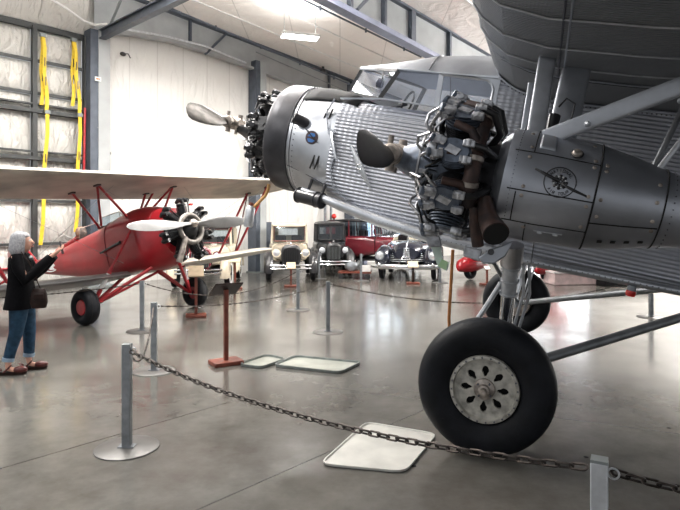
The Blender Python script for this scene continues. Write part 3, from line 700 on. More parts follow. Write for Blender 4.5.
# --- engines
def engine(o,sc,dark=False,seed=1,det=True):
    """nine-cylinder radial; axis = local +x, placed at o"""
    rnd=random.Random(seed); X=M.Translation(V(o))@M.Diagonal((sc*1.28,sc,sc,1))
    C_=MT['engb'] if dark else MT['case']; C2=MT['black'] if dark else MT['caseb']; Fm=MT['engb'] if dark else MT['fin']
    def mk(): m=MB(); m.X=X; return m
    mb=mk(); mb.lathe([(-.26,.0),(-.26,.23),(-.12,.25),(-.10,.27),(.02,.27),(.10,.26),(.14,.22),(.22,.19),(.27,.15),(.33,.12),(.38,.085),(.46,.05),(.46,0)],n=28); mb.torus((.12,0,0),(1,0,0),.235,.018,28,6)
    for k in range(9):
        a=2*pi*k/9+.35; mb.cyl((.13,.235*cos(a),.235*sin(a)),(.17,.235*cos(a),.235*sin(a)),.018,n=6)
    E_=mb.build('engine',C2 if not dark else C_,T,smooth=40); E_['label']='black radial engine' if dark else 'grey radial engine with blue-grey rocker covers'
    for k in range(9):
        a=2*pi*k/9+pi/2; d=V((0,cos(a),sin(a))); t=V((0,-sin(a),cos(a))); x0=-.04
        P=lambda r,x=0,s=0:V((x0+x,0,0))+d*r+t*s
        mb=mk(); prof=[(.25,.088)]
        r=.27
        while r<.44: prof+= [(r,.080),(r,.104),(r+.007,.104),(r+.007,.080)]; r+=.018
        prof+=[(.44,.1),(.45,.0)]
        mb.lathe([(q,w_) for q,w_ in prof],P(0),d,18,cap=False)
        cy=mb.build('cylinder_barrel',Fm,E_,smooth=30)
        mb=mk()
        for i in range(5):                                    # finned head
            mb.lathe([(.44+i*.024,.085),(.44+i*.024,.118-i*.006),(.452+i*.024,.118-i*.006),(.452+i*.024,.085)],P(0),d,16)
        mb.build('head_fins',C2,E_,smooth=30); mb=mk()
        mb.box(P(.545,.0),(.08,.055,.04),M((V((1,0,0)),t,d)).transposed()@Euler((0,0,.4)).to_matrix()); mb.box(P(.50,.075),(.04,.07,.06),M((V((1,0,0)),t,d)).transposed())
        mb.build('cylinder_head',C_,E_,smooth=40)
        for s_ in (-1,1):                                     # rocker boxes on top
            rot=M((V((1,0,0)),t,d)).transposed()
            mb=mk(); mb.box(P(.575,.085,s_*.055),(.075,.052,.058),rot@Euler((0,R(-14),R(10*s_))).to_matrix()); mb.cyl(P(.58,.085,s_*.03),P(.58,.085,s_*.088),.026,n=12); mb.build('rocker_box',C_,E_,smooth=30,bevel=.008)
            mb=mk(); mb.box(P(.555,-.085,s_*.062),(.07,.05,.05),rot); mb.cyl(P(.56,-.085,s_*.035),P(.56,-.085,s_*.095),.024,n=12); mb.build('rocker_box',C_,E_,smooth=30,bevel=.008)
            mb=mk(); mb.lathe([(0,.0),(0,.034),(.010,.038),(.024,.034),(.028,0)],P(.585,.118,s_*.055),(V((1,0,0))+d*.3+t*.25*s_),14); mb.build('rocker_cover',C2,E_)
            for q in (P(.60,.10,s_*.090),P(.545,.10,s_*.090),P(.60,.06,s_*.020)):
                mb=mk(); mb.cyl(q-V((.008,0,0)),q+V((.012,0,0)),.008,n=6); mb.build('nut',MT['steel'],E_)
            mb=mk(); mb.tube([P(.235,.17,s_*.035),P(.40,.20,s_*.042),P(.56,.135,s_*.050)],[.014,.010,.013],8); mb.build('pushrod_tube',MT['black'] if dark or s_>0 else MT['steel'],E_)
            mb=mk(); mb.tube([P(.53,.06+.0,s_*.08),P(.53,.10,s_*.125)],.013,6); mb.tube([P(.53,.10,s_*.125),P(.45,.15,s_*.14),P(.30,.16,s_*.10),P(.24,.10,s_*.06)],.0075,5); mb.build('spark_lead',MT['blackm'] if k%2 else MT['steel'],E_)
        mb=mk(); mb.tube([P(.21,-.16,.04),P(.36,-.22,.05),P(.52,-.17,.055),P(.56,-.08,.06)],.026,10); mb.build('intake_pipe',MT['black'],E_)
        mb=mk(); mb.lathe([(0,.0),(0,.05),(.02,.055),(.05,.04),(.06,0)],P(.505,.10,0),(1,0,0),10); mb.build('head_boss',C_,E_)
        mb=mk(); mb.box(P(.36,.135,.0),(.02,.12,.14),M((V((1,0,0)),t,d)).transposed()); mb.build('baffle',MT['blackm'],E_,bevel=.006)
        mb=mk(); mb.tube([P(.30,.22,.02),P(.36,.25,.05),P(.42,.24,.10),P(.50,.16,.12)],.010,6); mb.build('oil_line',MT['steel'],E_)
        mb=mk(); mb.box(P(.255,.20,.05),(.05,.05,.035)); mb.build('tappet_box',C_,E_,bevel=.006)
    mb=mk(); mb.torus((.19,0,0),(1,0,0),.29,.009,36,6); mb.build('ignition_ring',MT['steel'] if not dark else MT['black'],E_)
    mb=mk(); a=-pi/2; mb.box((.08,0,-.36),(.14,.14,.20)); mb.cyl((.08,0,-.42),(.08,0,-.56),.05); mb.build('oil_sump',C2,E_,bevel=.01)
    return E_
def propeller(o,ang,m,L=1.42,Wd=.15,sc=1.0,bend=0):
    """two-blade metal propeller, hub at o; ang = blade angle from local +y"""
    o=V(o); mb=MB(); mb.lathe([(-.10,.0),(-.10,.07),(-.03,.085),(.03,.085),(.08,.06),(.13,.045),(.16,0)],o,(1,0,0),18); hub=mb.build('propeller_hub',MT['collar'],T)
    for s in (0,pi):
        a=R(ang)+s; d=V((0,cos(a),sin(a))); t=V((0,-sin(a),cos(a)))
        mb=MB(); mb.lathe([(.05,.055),(.06,.078),(.10,.078),(.11,.066),(.15,.066),(.16,.078),(.20,.078),(.215,.058)],o,d,18); mb.build('blade_clamp',MT['collar'],hub)
        mb=MB(); mb.cyl(o+d*.13+t*.06+V((.03,0,0)),o+d*.13+t*.14+V((.03,0,0)),.022,n=12); mb.build('counterweight_arm',MT['collar'],hub); mb=MB(); mb.cyl(o+d*.13-t*.06+V((.0,0,0)),o+d*.13-t*.13,.035); mb.build('counterweight',MT['collar'],hub)
        rings=[]
        for q,w_,th,tw_ in ((.16,.05,.05,50),(.26,.052,.048,48),(.38,.075,.036,42),(.55,.105,.026,34),(.75,.118,.020,27),(.95,.120,.015,22),(1.15,.114,.011,19),(1.28,.102,.009,17),(1.36,.078,.006,16),(1.40,.035,.004,16)):
            q=q*L/1.42; an=R(tw_)
            w1=(t*cos(an)+V((1,0,0))*sin(an)); w2=(-t*sin(an)+V((1,0,0))*cos(an)); w_*=Wd/.15
            rings.append([o+d*q+w1*(w_*cos(2*pi*j/16))+w2*(th*.6*sin(2*pi*j/16)) for j in range(16)])
        mb=MB(); mb.loft(rings); mb.build('propeller_blade',m,T,smooth=60)
E0=engine((-.20,0,-.02),.95,dark=True,seed=3)
propeller((.44,0,.05),-1,MT['propn'],1.08,.15)
NEAR=V((-2.97,2.35,-.17)); FAR=V((-2.96,-2.35,-.17))
E1=engine(NEAR,.90,seed=5); propeller(NEAR+V((.46,0,.02)),-3,MT['prop'],.96,.16)
E2=engine(FAR,.90,seed=8); propeller(FAR+V((.46,0,.02)),-3,MT['prop'],.96,.16)

# --- nacelles
def nr(x):
    P_=[(-3.29,.30),(-3.36,.388),(-3.40,.392),(-3.6,.39),(-3.93,.365),(-4.15,.32),(-4.35,.265),(-4.7,.19),(-5.1,.11),(-5.4,.03)]
    if x>=P_[0][0]: return P_[0][1]
    for a,b_ in zip(P_[:-1],P_[1:]):
        if a[0]>=x>=b_[0]: return a[1]+(b_[1]-a[1])*(a[0]-x)/(a[0]-b_[0])
    return .03
NZ=-.205
def nsurf(Yc,x,a,off=0):                 # a measured from +y towards +z
    r=nr(x)+off; return V((x,Yc+r*cos(a)*(1 if True else 1),NZ+r*sin(a)))
for Yc in (2.35,-2.35):
    s=1 if Yc>0 else -1
    mb=MB(); mb.lathe([(x,nr(x)) for x in (-3.29,-3.36,-3.40,-3.45,-3.6,-3.75,-3.93)],(0,Yc,NZ),(1,0,0),48); nb=mb.build('nacelle_cowling',MT['nac'],T,smooth=30)
    mb=MB(); mb.lathe([(x,nr(x)-.002) for x in (-3.935,-4.05,-4.15,-4.25,-4.35)],(0,Yc,NZ),(1,0,0),48); mb.build('nacelle_mid_fairing',MT['nac'],T,smooth=30)
    mb=MB(); mb.lathe([(x,nr(x)-.004) for x in (-4.352,-4.5,-4.7,-4.9,-5.1,-5.3,-5.4)],(0,Yc,NZ),(1,0,0),48); mb.build('nacelle_tail_cone',MT['nac'],T,smooth=30)
    mb=MB(); mb.lathe([(-3.0,0),(-3.0,.20),(-3.10,.22),(-3.29,.29),(-3.30,0)],(0,Yc,NZ),(1,0,0),32); mb.build('engine_bulkhead',MT['ringm'],T)
    if s<0: continue
    seam=MT['rivet']
    def sm(pts,r=.0045): mb=MB(); mb.tube(pts,r,5); mb.build('panel_seam',MT['dark'],nb)
    for x in (-3.938,): sm([nsurf(Yc,x,R(a),.001) for a in range(-100,101,10)],.006)
    sm([nsurf(Yc,-4.35,R(a),.001) for a in range(-100,101,10)],.005)
    for a in (32,-8,-42): 
        sm([nsurf(Yc,-3.40-.54*i/8,R(a),.0) for i in range(9)])
    sm([nsurf(Yc,-3.46,R(a),.0) for a in range(-42,-8,4)]); sm([nsurf(Yc,-3.56,R(a),.0) for a in range(-100,-41,8)]); sm([nsurf(Yc,-3.52,R(a),.0) for a in range(32,96,8)])
    sm([nsurf(Yc,-3.94-.4*i/6,R(-30),.0) for i in range(7)]); 
    def riv(n_,pp,st_=.05,r=.005):
        mb=MB(); 
        for p in pp:
            c=V((p.x,Yc,NZ)); nn=(p-c).normalized(); mb.cyl(p-nn*.002,p+nn*.005,r,r*.6,6)
        tag(mb.build(n_,seam,nb),kind='stuff')
    riv('row_rivets',[nsurf(Yc,-3.42,R(a)) for a in range(-90,92,4)],r=.004)
    riv('row_rivets',[nsurf(Yc,-4.40,R(a)) for a in range(-90,92,10)])
    for x,a in ((-3.50,26),(-3.50,38),(-3.90,36),(-3.90,28),(-3.975,34),(-3.975,27),(-3.9,-3),(-3.9,-13),(-3.975,-4),(-3.975,-22),(-3.5,-4),(-3.5,-13),(-4.3,30),(-4.3,-20),(-4.3,5),(-3.9,-36),(-3.55,-48),(-4.31,-34),(-3.62,62),(-3.88,62),(-3.48,62)):
        p=nsurf(Yc,x,R(a)); c=V((p.x,Yc,NZ)); nn=(p-c).normalized(); mb=MB(); mb.lathe([(-.002,.013),(.004,.013),(.007,.006),(.005,0)],p,nn,10); mb.build('cowl_fastener',MT['collar'],nb)
    # access plate, filler knob, badge on the curved skin
    def patch(name,x0,x1,a0,a1,off,m):
        mb=MB(); rows=[[nsurf(Yc,x0+(x1-x0)*i/6,R(a0+(a1-a0)*j/6),off) for j in range(7)] for i in range(7)]; mb.grid(rows); return mb.build(name,m,nb,solid=.006,smooth=60)
    patch('access_plate',-3.545,-3.645,38,66,.003,MT['alu_dull'])
    p=nsurf(Yc,-3.78,R(40)); nn=(p-V((p.x,Yc,NZ))).normalized()
    mb=MB(); mb.lathe([(-.004,.038),(.008,.038),(.012,.030),(.02,.030),(.03,.022),(.034,0)],p,nn,20); k_=mb.build('filler_cap',MT['collar'],nb); k_['label']='round filler cap with a knurled steel top'
    mb=MB(); mb.torus(p+nn*.006,nn,.036,.006,20,6); mb.build('filler_ring',MT['black'],k_)
    for x in (-3.66,-3.76): 
        p=nsurf(Yc,x,R(-52),.008); mb=MB(); mb.ell(p,(.018,.012,.010),8,5); mb.build('drain_hook',MT['galvl'],nb)
    mb=MB(); mb.tube([nsurf(Yc,x,R(-50),.006) for x in (-3.62,-3.7,-3.8)],.004,5); mb.build('drain_rail',MT['galvl'],nb)
    for x in (-4.02,-4.1,-4.18,-4.26):
        patch('cooling_slot',x,x-.03,-58,-54,.002,MT['dark'])
    # badge: flat emblem wrapped on the cowling, centre (BX, BA)
    BX,BA=-3.715,R(6)
    def bmap(u,v,off=.004):              # u to the right in the photo (towards the tail), v up
        r=nr(BX); return nsurf(Yc,BX-u,BA+v/r,off)
    def disc_poly(name,pts2,m,off): 
        c=(sum(p[0] for p in pts2)/len(pts2),sum(p[1] for p in pts2)/len(pts2))
        mb=MB(); top=[bmap(p[0],p[1],off) for p in pts2]; ct=bmap(c[0],c[1],off); n_=len(top)
        mb.add([ct]+top,[(0,1+i,1+(i+1)%n_) for i in range(n_)]); return mb.build(name,m,BG,solid=.0015)
    def ringm_(name,r0,r1,m,off,a0=0,a1=360):
        mb=MB(); rows=[[bmap(r*cos(R(a0+(a1-a0)*i/40)),r*sin(R(a0+(a1-a0)*i/40)),off) for r in (r0,r1)] for i in range(41)]; mb.grid(rows); return mb.build(name,m,BG if BG else nb,solid=.0015)
    BG=None; BLK=MT['black']
    BG=ringm_('emblem',.094,.101,BLK,.003); BG['label']='round black emblem with a propeller and a ring of lettering'
    pv=[]
    for k in range(8):
        a=2*pi*k/8
        disc_poly('emblem_cylinder',[(.034*cos(a)+.013*cos(2*pi*i/12)*1.0,.034*sin(a)+.013*sin(2*pi*i/12)) for i in range(12)] ,BLK,.003)
        disc_poly('emblem_spoke',[(.012*cos(a-.5),.012*sin(a-.5)),(.050*cos(a-.16),.050*sin(a-.16)),(.050*cos(a+.16),.050*sin(a+.16)),(.012*cos(a+.5),.012*sin(a+.5))],BLK,.0035)
        disc_poly('emblem_window',[(.036*cos(a+pi/8)+.007*cos(2*pi*i/8),.036*sin(a+pi/8)+.007*sin(2*pi*i/8)) for i in range(8)],MT['galvl'],.0045)
    pr=[(-.16,.052),(-.155,.060),(-.10,.048),(-.02,.018),(.02,-.003),(.10,-.030),(.165,-.052),(.165,-.062),(.10,-.048),(.02,-.022),(-.02,.0),(-.10,.030)]
    for q in ([(-.168,.052),(-.165,.062),(-.09,.042),(0,.014),(0,-.006),(-.09,.020)],[(.175,-.066),(.172,-.052),(.09,-.026),(0,.0),(0,-.014),(.09,-.046)]): disc_poly('emblem_propeller',q,BLK,.007)
    GL={'N':[((0,0),(0,1)),((0,1),(.7,0)),((.7,0),(.7,1))],'A':[((0,0),(.35,1)),((.35,1),(.7,0)),((.15,.4),(.55,.4))],'T':[((.35,0),(.35,1)),((0,1),(.7,1))],'I':[((.35,0),(.35,1))],'O':[((0,0),(0,1)),((0,1),(.7,1)),((.7,1),(.7,0)),((.7,0),(0,0))],'L':[((0,1),(0,0)),((0,0),(.7,0))],'R':[((0,0),(0,1)),((0,1),(.7,1)),((.7,1),(.7,.5)),((.7,.5),(0,.5)),((.25,.5),(.7,0))],'U':[((0,1),(0,0)),((0,0),(.7,0)),((.7,0),(.7,1))],' ':[]}
    def ring_text(txt,a0,da,r,h,inv=False):
        mb=MB()
        for i,ch in enumerate(txt):
            a=R(a0+da*i); 
            for (x0,y0_),(x1,y1_) in GL[ch]:
                q=[]
                for x,y in ((x0,y0_),(x1,y1_)):
                    uu=(x-.35)*h*.9; vv=(y-.5)*h
                    if inv: ur=V((-sin(a),cos(a)));  vr=V((-cos(a),-sin(a)))
                    else: ur=V((sin(a),-cos(a))); vr=V((cos(a),sin(a)))
                    w_=V((cos(a)*r,sin(a)*r))+ur*uu+vr*vv; q.append(bmap(w_.x,w_.y,.004))
                mb.tube(q,.0017,4)
        o=mb.build('emblem_lettering',BLK,BG); tag(o,kind=None)
    ring_text('NATIONAL',143,-15.2,.076,.020); ring_text('AIR TOUR',-137,13.5,.076,.018,True)

# --- exhaust collector on the near engine
ac=V((-3.16,2.35,-.17)); 
col=[ac+V((0,.40*cos(R(a)),.40*sin(R(a)))) for a in range(82,-50,-12)]
mb=MB(); n_=len(col); mb.tube(col,[.036+.026*i/(n_-1) for i in range(n_)],14); ex=mb.build('exhaust_collector',MT['rust'],T,smooth=60); ex['label']='heat-browned exhaust collector ring with a flared outlet'
mb=MB(); a0=col[0]; mb.tube([a0+V((.05,-.10,.02)),a0+V((.02,-.03,.02)),a0,col[1]],[.05,.055,.055,.05],12); mb.build('collector_elbow',MT['rust'],ex,smooth=60)
for a,sx_ in ((68,1),(50,1),(22,1),(-4,1),(-28,1)):
    p=ac+V((0,.40*cos(R(a)),.40*sin(R(a)))); b_=R(a+13); q=V((-2.98,2.35+.48*cos(b_),-.17+.48*sin(b_)))
    mb=MB(); mb.tube([p,p.lerp(q,.5)+V((-.03,.02,.03)),q],[.040,.029,.028],12); mb.build('exhaust_branch',MT['rust'],ex,smooth=60)
for a in (60,8,-16):
    p=ac+V((0,.40*cos(R(a)),.40*sin(R(a)))); tdir=V((0,-sin(R(a)),cos(R(a))))
    mb=MB(); mb.lathe([(-.020,.050),(-.016,.060),(.016,.060),(.020,.050)],p,tdir,18); mb.build('exhaust_collar',MT['collar'],ex)
p=col[-1]
def dark_mouth_tube(name,pts,rs,m,parent):
    mb=MB(); mb.tube(pts,rs,18); 
    # capped end: a black disc paints the shade inside the mouth
    e=V(pts[-1]); d=(V(pts[-1])-V(pts[-2])).normalized()
    o=mb.build(name,m,parent,smooth=60)
    mb=MB(); mb.lathe([(-.10,.0),(-.10,rs[-1]*.82),(.004,rs[-1]*.93),(.006,rs[-1]*.93),(-.08,rs[-1]*.80)],e,d,18,cap=False); mb.lathe([(.0,0),(.003,rs[-1]*.90)],e,d,18,cap=False); mb.build('mouth_shade_disc',MT['dark'],o)
    return o
m0=tl(at(484,198,3.82)); m1=tl(at(488,218,3.78)); m2=tl(at(496,234,3.62))
dark_mouth_tube('exhaust_outlet',[m0,m1,m2],[.048,.066,.088],MT['rust'],ex)
m0=tl(at(476,205,3.85)); m1=tl(at(475,225,3.92)); m2=tl(at(478,246,3.95))
mb=MB(); mb.tube([m0,m1,m2],[.045,.042,.042],14); mb.build('heater_pipe',MT['rust'],ex,smooth=60)
# brackets and plates below the engine
a_=tl(at(480,256,3.95)); mb=MB(); mb.loft([[tl(at(x,y,D)) for x,y in ((464,246),(482,250),(480,262),(463,256))] for D in (3.93,4.05)]); mb.build('carburettor_box',MT['case'],T,bevel=.008)
mb=MB(); mb.loft([[tl(at(x,y,D)) for x,y in ((478,258),(488,250),(500,246),(513,241),(506,256),(494,264),(483,264))] for D in (3.90,3.96)]); mb.build('oil_cooler_scoop',MT['alu_dull'],T,bevel=.01)
mb=MB(); mb.cyl(tl(at(491,252,3.88)),tl(at(491,252,3.92)),.022); mb.build('scoop_bolt',MT['black'],T)
mb=MB(); mb.loft([[tl(at(x,y,D)) for x,y in ((431,247),(441,247),(443,263),(450,262),(447,271),(438,267))] for D in (4.30,4.32)]); g_=mb.build('drip_deflector',MT['mint'],T); g_['label']='pale mint green deflector plate'
mb=MB(); mb.loft([[tl(at(x,y,D)) for x,y in ((442,259),(448,262),(446,270),(438,266))] for D in (4.285,4.298)]); mb.build('deflector_foot',MT['green'],g_)
mb=MB(); mb.loft([[tl(at(x,y,D)) for x,y in ((423,232),(440,236),(442,247),(428,247))] for D in (4.2,4.34)]); mb.build('lower_engine_fairing',MT['case'],T,bevel=.01)

# --- struts between nacelle and wing
def blade_strut(name,p,q,w,th,m,parent=T,chord=(1,0,0)):
    p=V(p);q=V(q);a=(q-p).normalized(); c=V(chord); c=(c-a*c.dot(a)).normalized(); b_=a.cross(c)
    ring=lambda o,k=1:[o+c*(w/2*k*math.copysign(abs(cos(2*pi*j/20))**.45,cos(2*pi*j/20)))+b_*(th/2*k*math.copysign(abs(sin(2*pi*j/20))**.45,sin(2*pi*j/20))) for j in range(20)]
    mb=MB(); mb.loft([ring(p),ring(q)]); return mb.build(name,m,parent,smooth=30)
for Yc in (2.35,-2.35):
    s=1 if Yc>0 else -1
    blade_strut('front_nacelle_strut',(-3.50,Yc+s*.10,.02),(-3.44,Yc-s*.22,.80),.125,.05,MT['strut'])
    blade_strut('rear_nacelle_strut',(-3.66,Yc-s*.20,.02),(-3.66,Yc-s*.42,.80),.21,.08,MT['strut'])
    blade_strut('side_nacelle_strut',(-3.40,Yc-s*.26,-.02),(-3.36,Yc-s*.35,.60),.05,.03,MT['alu_dull'])
    blade_strut('diagonal_strut',(-3.56,Yc+s*.14,.13),(-5.1,Yc+s*.50,1.02),.115,.05,MT['strut'],chord=(.5,0,1))
    for x in (-3.8,-4.3): 
        mb=MB(); mb.ell((x,Yc+s*.24,.25+(-x-3.8)*.44),(.02,.03,.02),8,5); mb.build('strut_bolt',MT['galvl'],T)
    mb=MB(); mb.tube([(-3.585,Yc-s*.02,.10),(-3.585,Yc-s*.07,.33)],.042,12); mb.build('strut_cable_boot',MT['black'],T)
    mb=MB(); mb.ell((-3.585,Yc+s*.0,.12),(.035,.035,.045),10,6); mb.build('boot_fitting',MT['chrome'],T)
    mb=MB(); mb.tube([(-3.60,Yc,.38),(-3.64,Yc-.02,.45),(-3.70,Yc-.02,.42),(-3.70,Yc-.0,.25)],.007,6); mb.build('bonding_wire',MT['black'],T)
    mb=MB(); mb.tube([(-4.30,Yc+s*.02,.05),(-4.62,Yc-s*.1,.78)],.018,8); mb.build('brace_rod',MT['galvl'],T)
    mb=MB(); mb.tube([(-4.28,Yc-s*.06,.05),(-4.45,Yc-s*.25,.78)],.02,8); mb.build('brace_rod',MT['strutd'],T)
    # panel stub from nacelle to wing root
# --- landing gear
def wheel(Yc):
    s=1 if Yc>0 else -1; up=tl((0,0,1))-tl((0,0,0))
    c=tl(gnd(487,454)+V((0,0,.0))) if False else None
    gp_=tw((-3.53,Yc,-1.7)); gp_.z=.497
    o=tl(gp_); ax=V((0,s,0))
    prof=[]
    Rt,rt=.495,.155
    pr=[(-.085,.235),(-.12,.26),(-.158,.34),(-.158,.41),(-.135,.455),(-.10,.482),(-.05,.494),(0,.497),(.05,.494),(.10,.482),(.135,.455),(.158,.41),(.158,.34),(.12,.26),(.085,.235)]
    mb=MB(); mb.lathe(pr,o,ax,64,cap=False,close=True); t_=mb.build('tyre',MT['tyre'],T,smooth=50); t_['label']='large black tyre'
    mb=MB(); mb.torus(o+ax*.150,ax,.395,.006,64,5); mb.torus(o+ax*.152,ax,.355,.004,64,5)
    for k in range(28):                       # raised moulding on the sidewall
        if k%7<5:
            a=2*pi*k/28; u=V((cos(a),0,sin(a))); mb.box(o+ax*.155+u*.375,(.022,.008,.022),Euler((0,-a,0)).to_matrix())
    mb.build('tyre_moulding',MT['tyre'],t_)
    mb=MB(); mb.lathe([(.065,.240),(.115,.247),(.130,.241),(.132,.222),(.112,.216),(.09,.212),(.06,.212)],o,ax,56,close=True,cap=False); mb.build('wheel_rim',MT['cream_hub'],t_)
    holes=[]
    for k in range(8):
        a=2*pi*k/8+.15; H=[]
        for i in range(16):
            q=2*pi*i/16; rr=.128+.040*cos(q); ww=.025*sin(q)*(1 if cos(q)>-.2 else .62) ; H.append((rr*cos(a)-ww*sin(a),rr*sin(a)+ww*cos(a)))
        holes.append(H)
    mb=MB(); mb.plate([(.220*cos(2*pi*i/48),.220*sin(2*pi*i/48)) for i in range(48)],holes,o+ax*.088,(1,0,0) if s<0 else (-1,0,0),(0,0,1),.02); h=mb.build('wheel_disc',MT['cream_hub'],t_); h['label']='cream cast wheel disc with eight teardrop holes'
    mb=MB(); mb.lathe([(.03,0),(.03,.225),(.034,.225),(.034,0)],o,ax,40); mb.build('brake_drum',MT['dark'],t_)
    mb=MB(); mb.lathe([(.09,.078),(.118,.074),(.125,.06),(.13,.042),(.16,.038),(.165,.026),(.19,.024),(.20,.018),(.20,0),(.1,0)],o,ax,26); mb.build('hub_cap',MT['collar'],t_)
    for k in range(24):
        a=2*pi*k/24; mb=MB(); u=V((cos(a),0,sin(a))); c=o+u*.231+ax*.127; mb.cyl(c,c+ax*.012,.007,n=6); mb.build('rim_bolt',MT['rivet'],t_)
    for k in range(4):
        a=2*pi*k/4+.5; u=V((cos(a),0,sin(a))); mb=MB(); c=o+u*.058+ax*.125; mb.cyl(c,c+ax*.014,.008,n=6); mb.build('hub_bolt',MT['rivet'],t_)
    return o
for Yc in (2.35,-2.35):
    s=1 if Yc>0 else -1
    o=wheel(Yc); inn=o-V((0,s*.27,0))
    top=V((-3.56,Yc-s*.05,-.55))
    if s>0: top=tl(at(513,245,4.15)); low_=tl(at(505,330,4.42))
    else: top=V((-3.56,Yc+.05,-.5)); low_=inn+V((.02,0,.12))
    a=V(low_)
    mb=MB(); mb.tube([top,top.lerp(a,.22)],.082,18); mb.build('oleo_upper_sleeve',MT['steel'],T)
    mb=MB(); mb.tube([top.lerp(a,.18),top.lerp(a,.55)],.060,18); 
    for t in (.26,.40,.55): mb.torus(top.lerp(a,t),(a-top),.062,.010,20,6)
    mb.build('oleo_sleeve',MT['galvl'],T)
    mb=MB(); mb.tube([top.lerp(a,.5),a,inn+V((0,0,.05))],[.052,.052,.05],16); mb.build('oleo_leg',MT['chrome'],T)
    mb=MB(); mb.tube([o-V((0,s*.02,0)),inn-V((0,s*.12,0))],.05,14); mb.build('axle',MT['galv'],T)
    mb=MB(); mb.lathe([(0,.0),(0,.20),(.03,.21),(.03,.0)],o-V((0,s*.10,0)),(0,-s,0),28); mb.build('brake_plate',MT['collar'],T)
    for dy,dx in ((.03,-.10),(-.02,-.14)):
        mb=MB(); mb.tube([top+V((dx,dy,-.12)),top.lerp(a,.5)+V((dx*1.1,dy,0)),inn+V((dx*.8,dy,.1))],.012,8); mb.build('brake_line',MT['galvl'],T)
    mb=MB(); mb.tube([top.lerp(a,.45)+V((.06,0,0)),top.lerp(a,.6)+V((.14,.0,-.1)),inn+V((.25,s*.05,.22))],.02,8); mb.build('shock_cord_link',MT['galvl'],T)
    # V struts from the axle to the keel
    mb=MB(); k_=V((-5.3,s*.70,-.84)) if s<0 else V((-5.35,s*.68,-.82)); mb.tube([inn,k_],.040,14); mb.build('axle_strut',MT['strutd'],T)
    if s<0: mb=MB(); mb.tube([inn+V((0,0,.04)),V((-3.0,s*.70,-.84))],.03,12); mb.build('axle_strut',MT['strutd'],T)
# red lamp beneath the keel
p=tl(at(638,290,tw(tl(at(638,290,5)))[1])) 
q=V((-4.56,.72,-.86))
mb=MB(); mb.lathe([(0,.0),(0,.038),(.04,.042),(.05,.04),(.05,0)],q,(0,0,-1),18); rl=mb.build('lamp_housing',MT['galv'],T)
mb=MB(); mb.lathe([(.046,.0),(.046,.044),(.08,.046),(.10,.038),(.105,0)],q,(0,0,-1),18); mb.build('red_lens',MT['redlens'],rl)
mb=MB(); mb.tube([V((-3.62,.78,-.60)),V((-3.64,.785,-.86))],.006,5); mb.build('static_wire',MT['black'],T)
# tail wheel
mb=MB(); wt=tw((-11.2,0,0)); wt.z=.16; o=tl(wt); mb.torus(o,(0,1,0),.12,.05,24,8); mb.build('tail_tyre',MT['tyre'],T)
mb=MB(); mb.tube([o,V((-11.0,0,.2))],.03,8); mb.build('tail_leg',MT['strutd'],T)
# hoses hanging from the engines
pts=[(269,182),(268,188),(265,194),(259,200),(254,205)]
ho=thing('drain_hose','amber drain hose hanging from the nose engine','hose',at(254,205,7.3))
b0_=at(254,203,7.3); MB().tube([at(x,y,7.3)-b0_ for x,y in pts],.022,8).build('hose_tube',MT['hose'],ho)
b0_=at(248,227,7.3); ht=thing('drip_bottle','silver drip bottle hanging on the amber hose below the nose engine','bottle',b0_)
MB().lathe([(0,0),(0,.05),(.02,.062),(.24,.062),(.26,.05),(.28,.03),(.28,0)],(0,0,0),at(251,205,7.3)-b0_,20).build('bottle_body',MT['galvl'],ht)
MB().cyl((at(251,205,7.3)-b0_)*.95,(at(252,202,7.3)-b0_)*.98,.028).build('bottle_neck',MT['wood'],ht)
q0,q1=at(453,250,4.6),at(452,333,4.9); q1.z=.02
ro=thing('orange_cord','orange brown cord hanging from the near engine to the floor behind the big tyre','cord',q1)
MB().tube([q0-q1,(q0-q1)*.6+V((-.03,0,0)),(q0-q1)*.3+V((-.01,.0,0)),V((0,0,0))],.014,7).build('cord',MT['rope'],ro)
# ================================================================ RED BIPLANE
BO=V((-2.5,9.5,1.67)); BYAW=math.atan2(-.56,.83); BROT=(R(2),-R(12),BYAW)
bb=V((-3.5,10.2,0)); Bp=frame_thing('biplane','red biplane with cream wings, a black radial engine and a polished propeller','aeroplane',BO,bb,BROT)
BR=Euler(BROT).to_matrix()
def bw(p): return BO+BR@V(p)
def bl(p): return BR.inverted()@(V(p)-BO)
# fuselage
st=[(-.38,.36,-.48,.36,2.1),(-.62,.41,-.58,.42,2.4),(-.95,.43,-.64,.52,2.8),(-1.25,.42,-.60,.545,3),(-1.6,.42,-.60,.50,3.4),(-2.2,.41,-.56,.40,3.6),(-3.0,.37,-.44,.34,3.4),(-4.0,.28,-.25,.27,3),(-5.0,.17,-.05,.22,2.6),(-5.9,.05,.08,.18,2)]
mb=MB(); mb.loft([sect(x,hw,zb,zt,n,36) for x,hw,zb,zt,n in st]); mb.build('fuselage',MT['red'],Bp,smooth=50)
mb=MB(); mb.lathe([(-.44,0),(-.44,.34),(-.36,.30),(-.34,0)],(0,0,-.03),(1,0,0),28); mb.build('firewall',MT['blackm'],Bp)
mb=MB(); mb.tube(ringpts(-.66,1,0,360,36)[:1],.001) if False else None
for x,hw,zb,zt,n in ((-.64,.405,-.505,.425,2.4),(-1.9,.42,-.585,.455,3.5)):
    mb=MB(); mb.tube(sect(x,hw,zb,zt,n,36),.006,5,close=True); mb.build('cowl_seam',MT['darkred'],Bp)
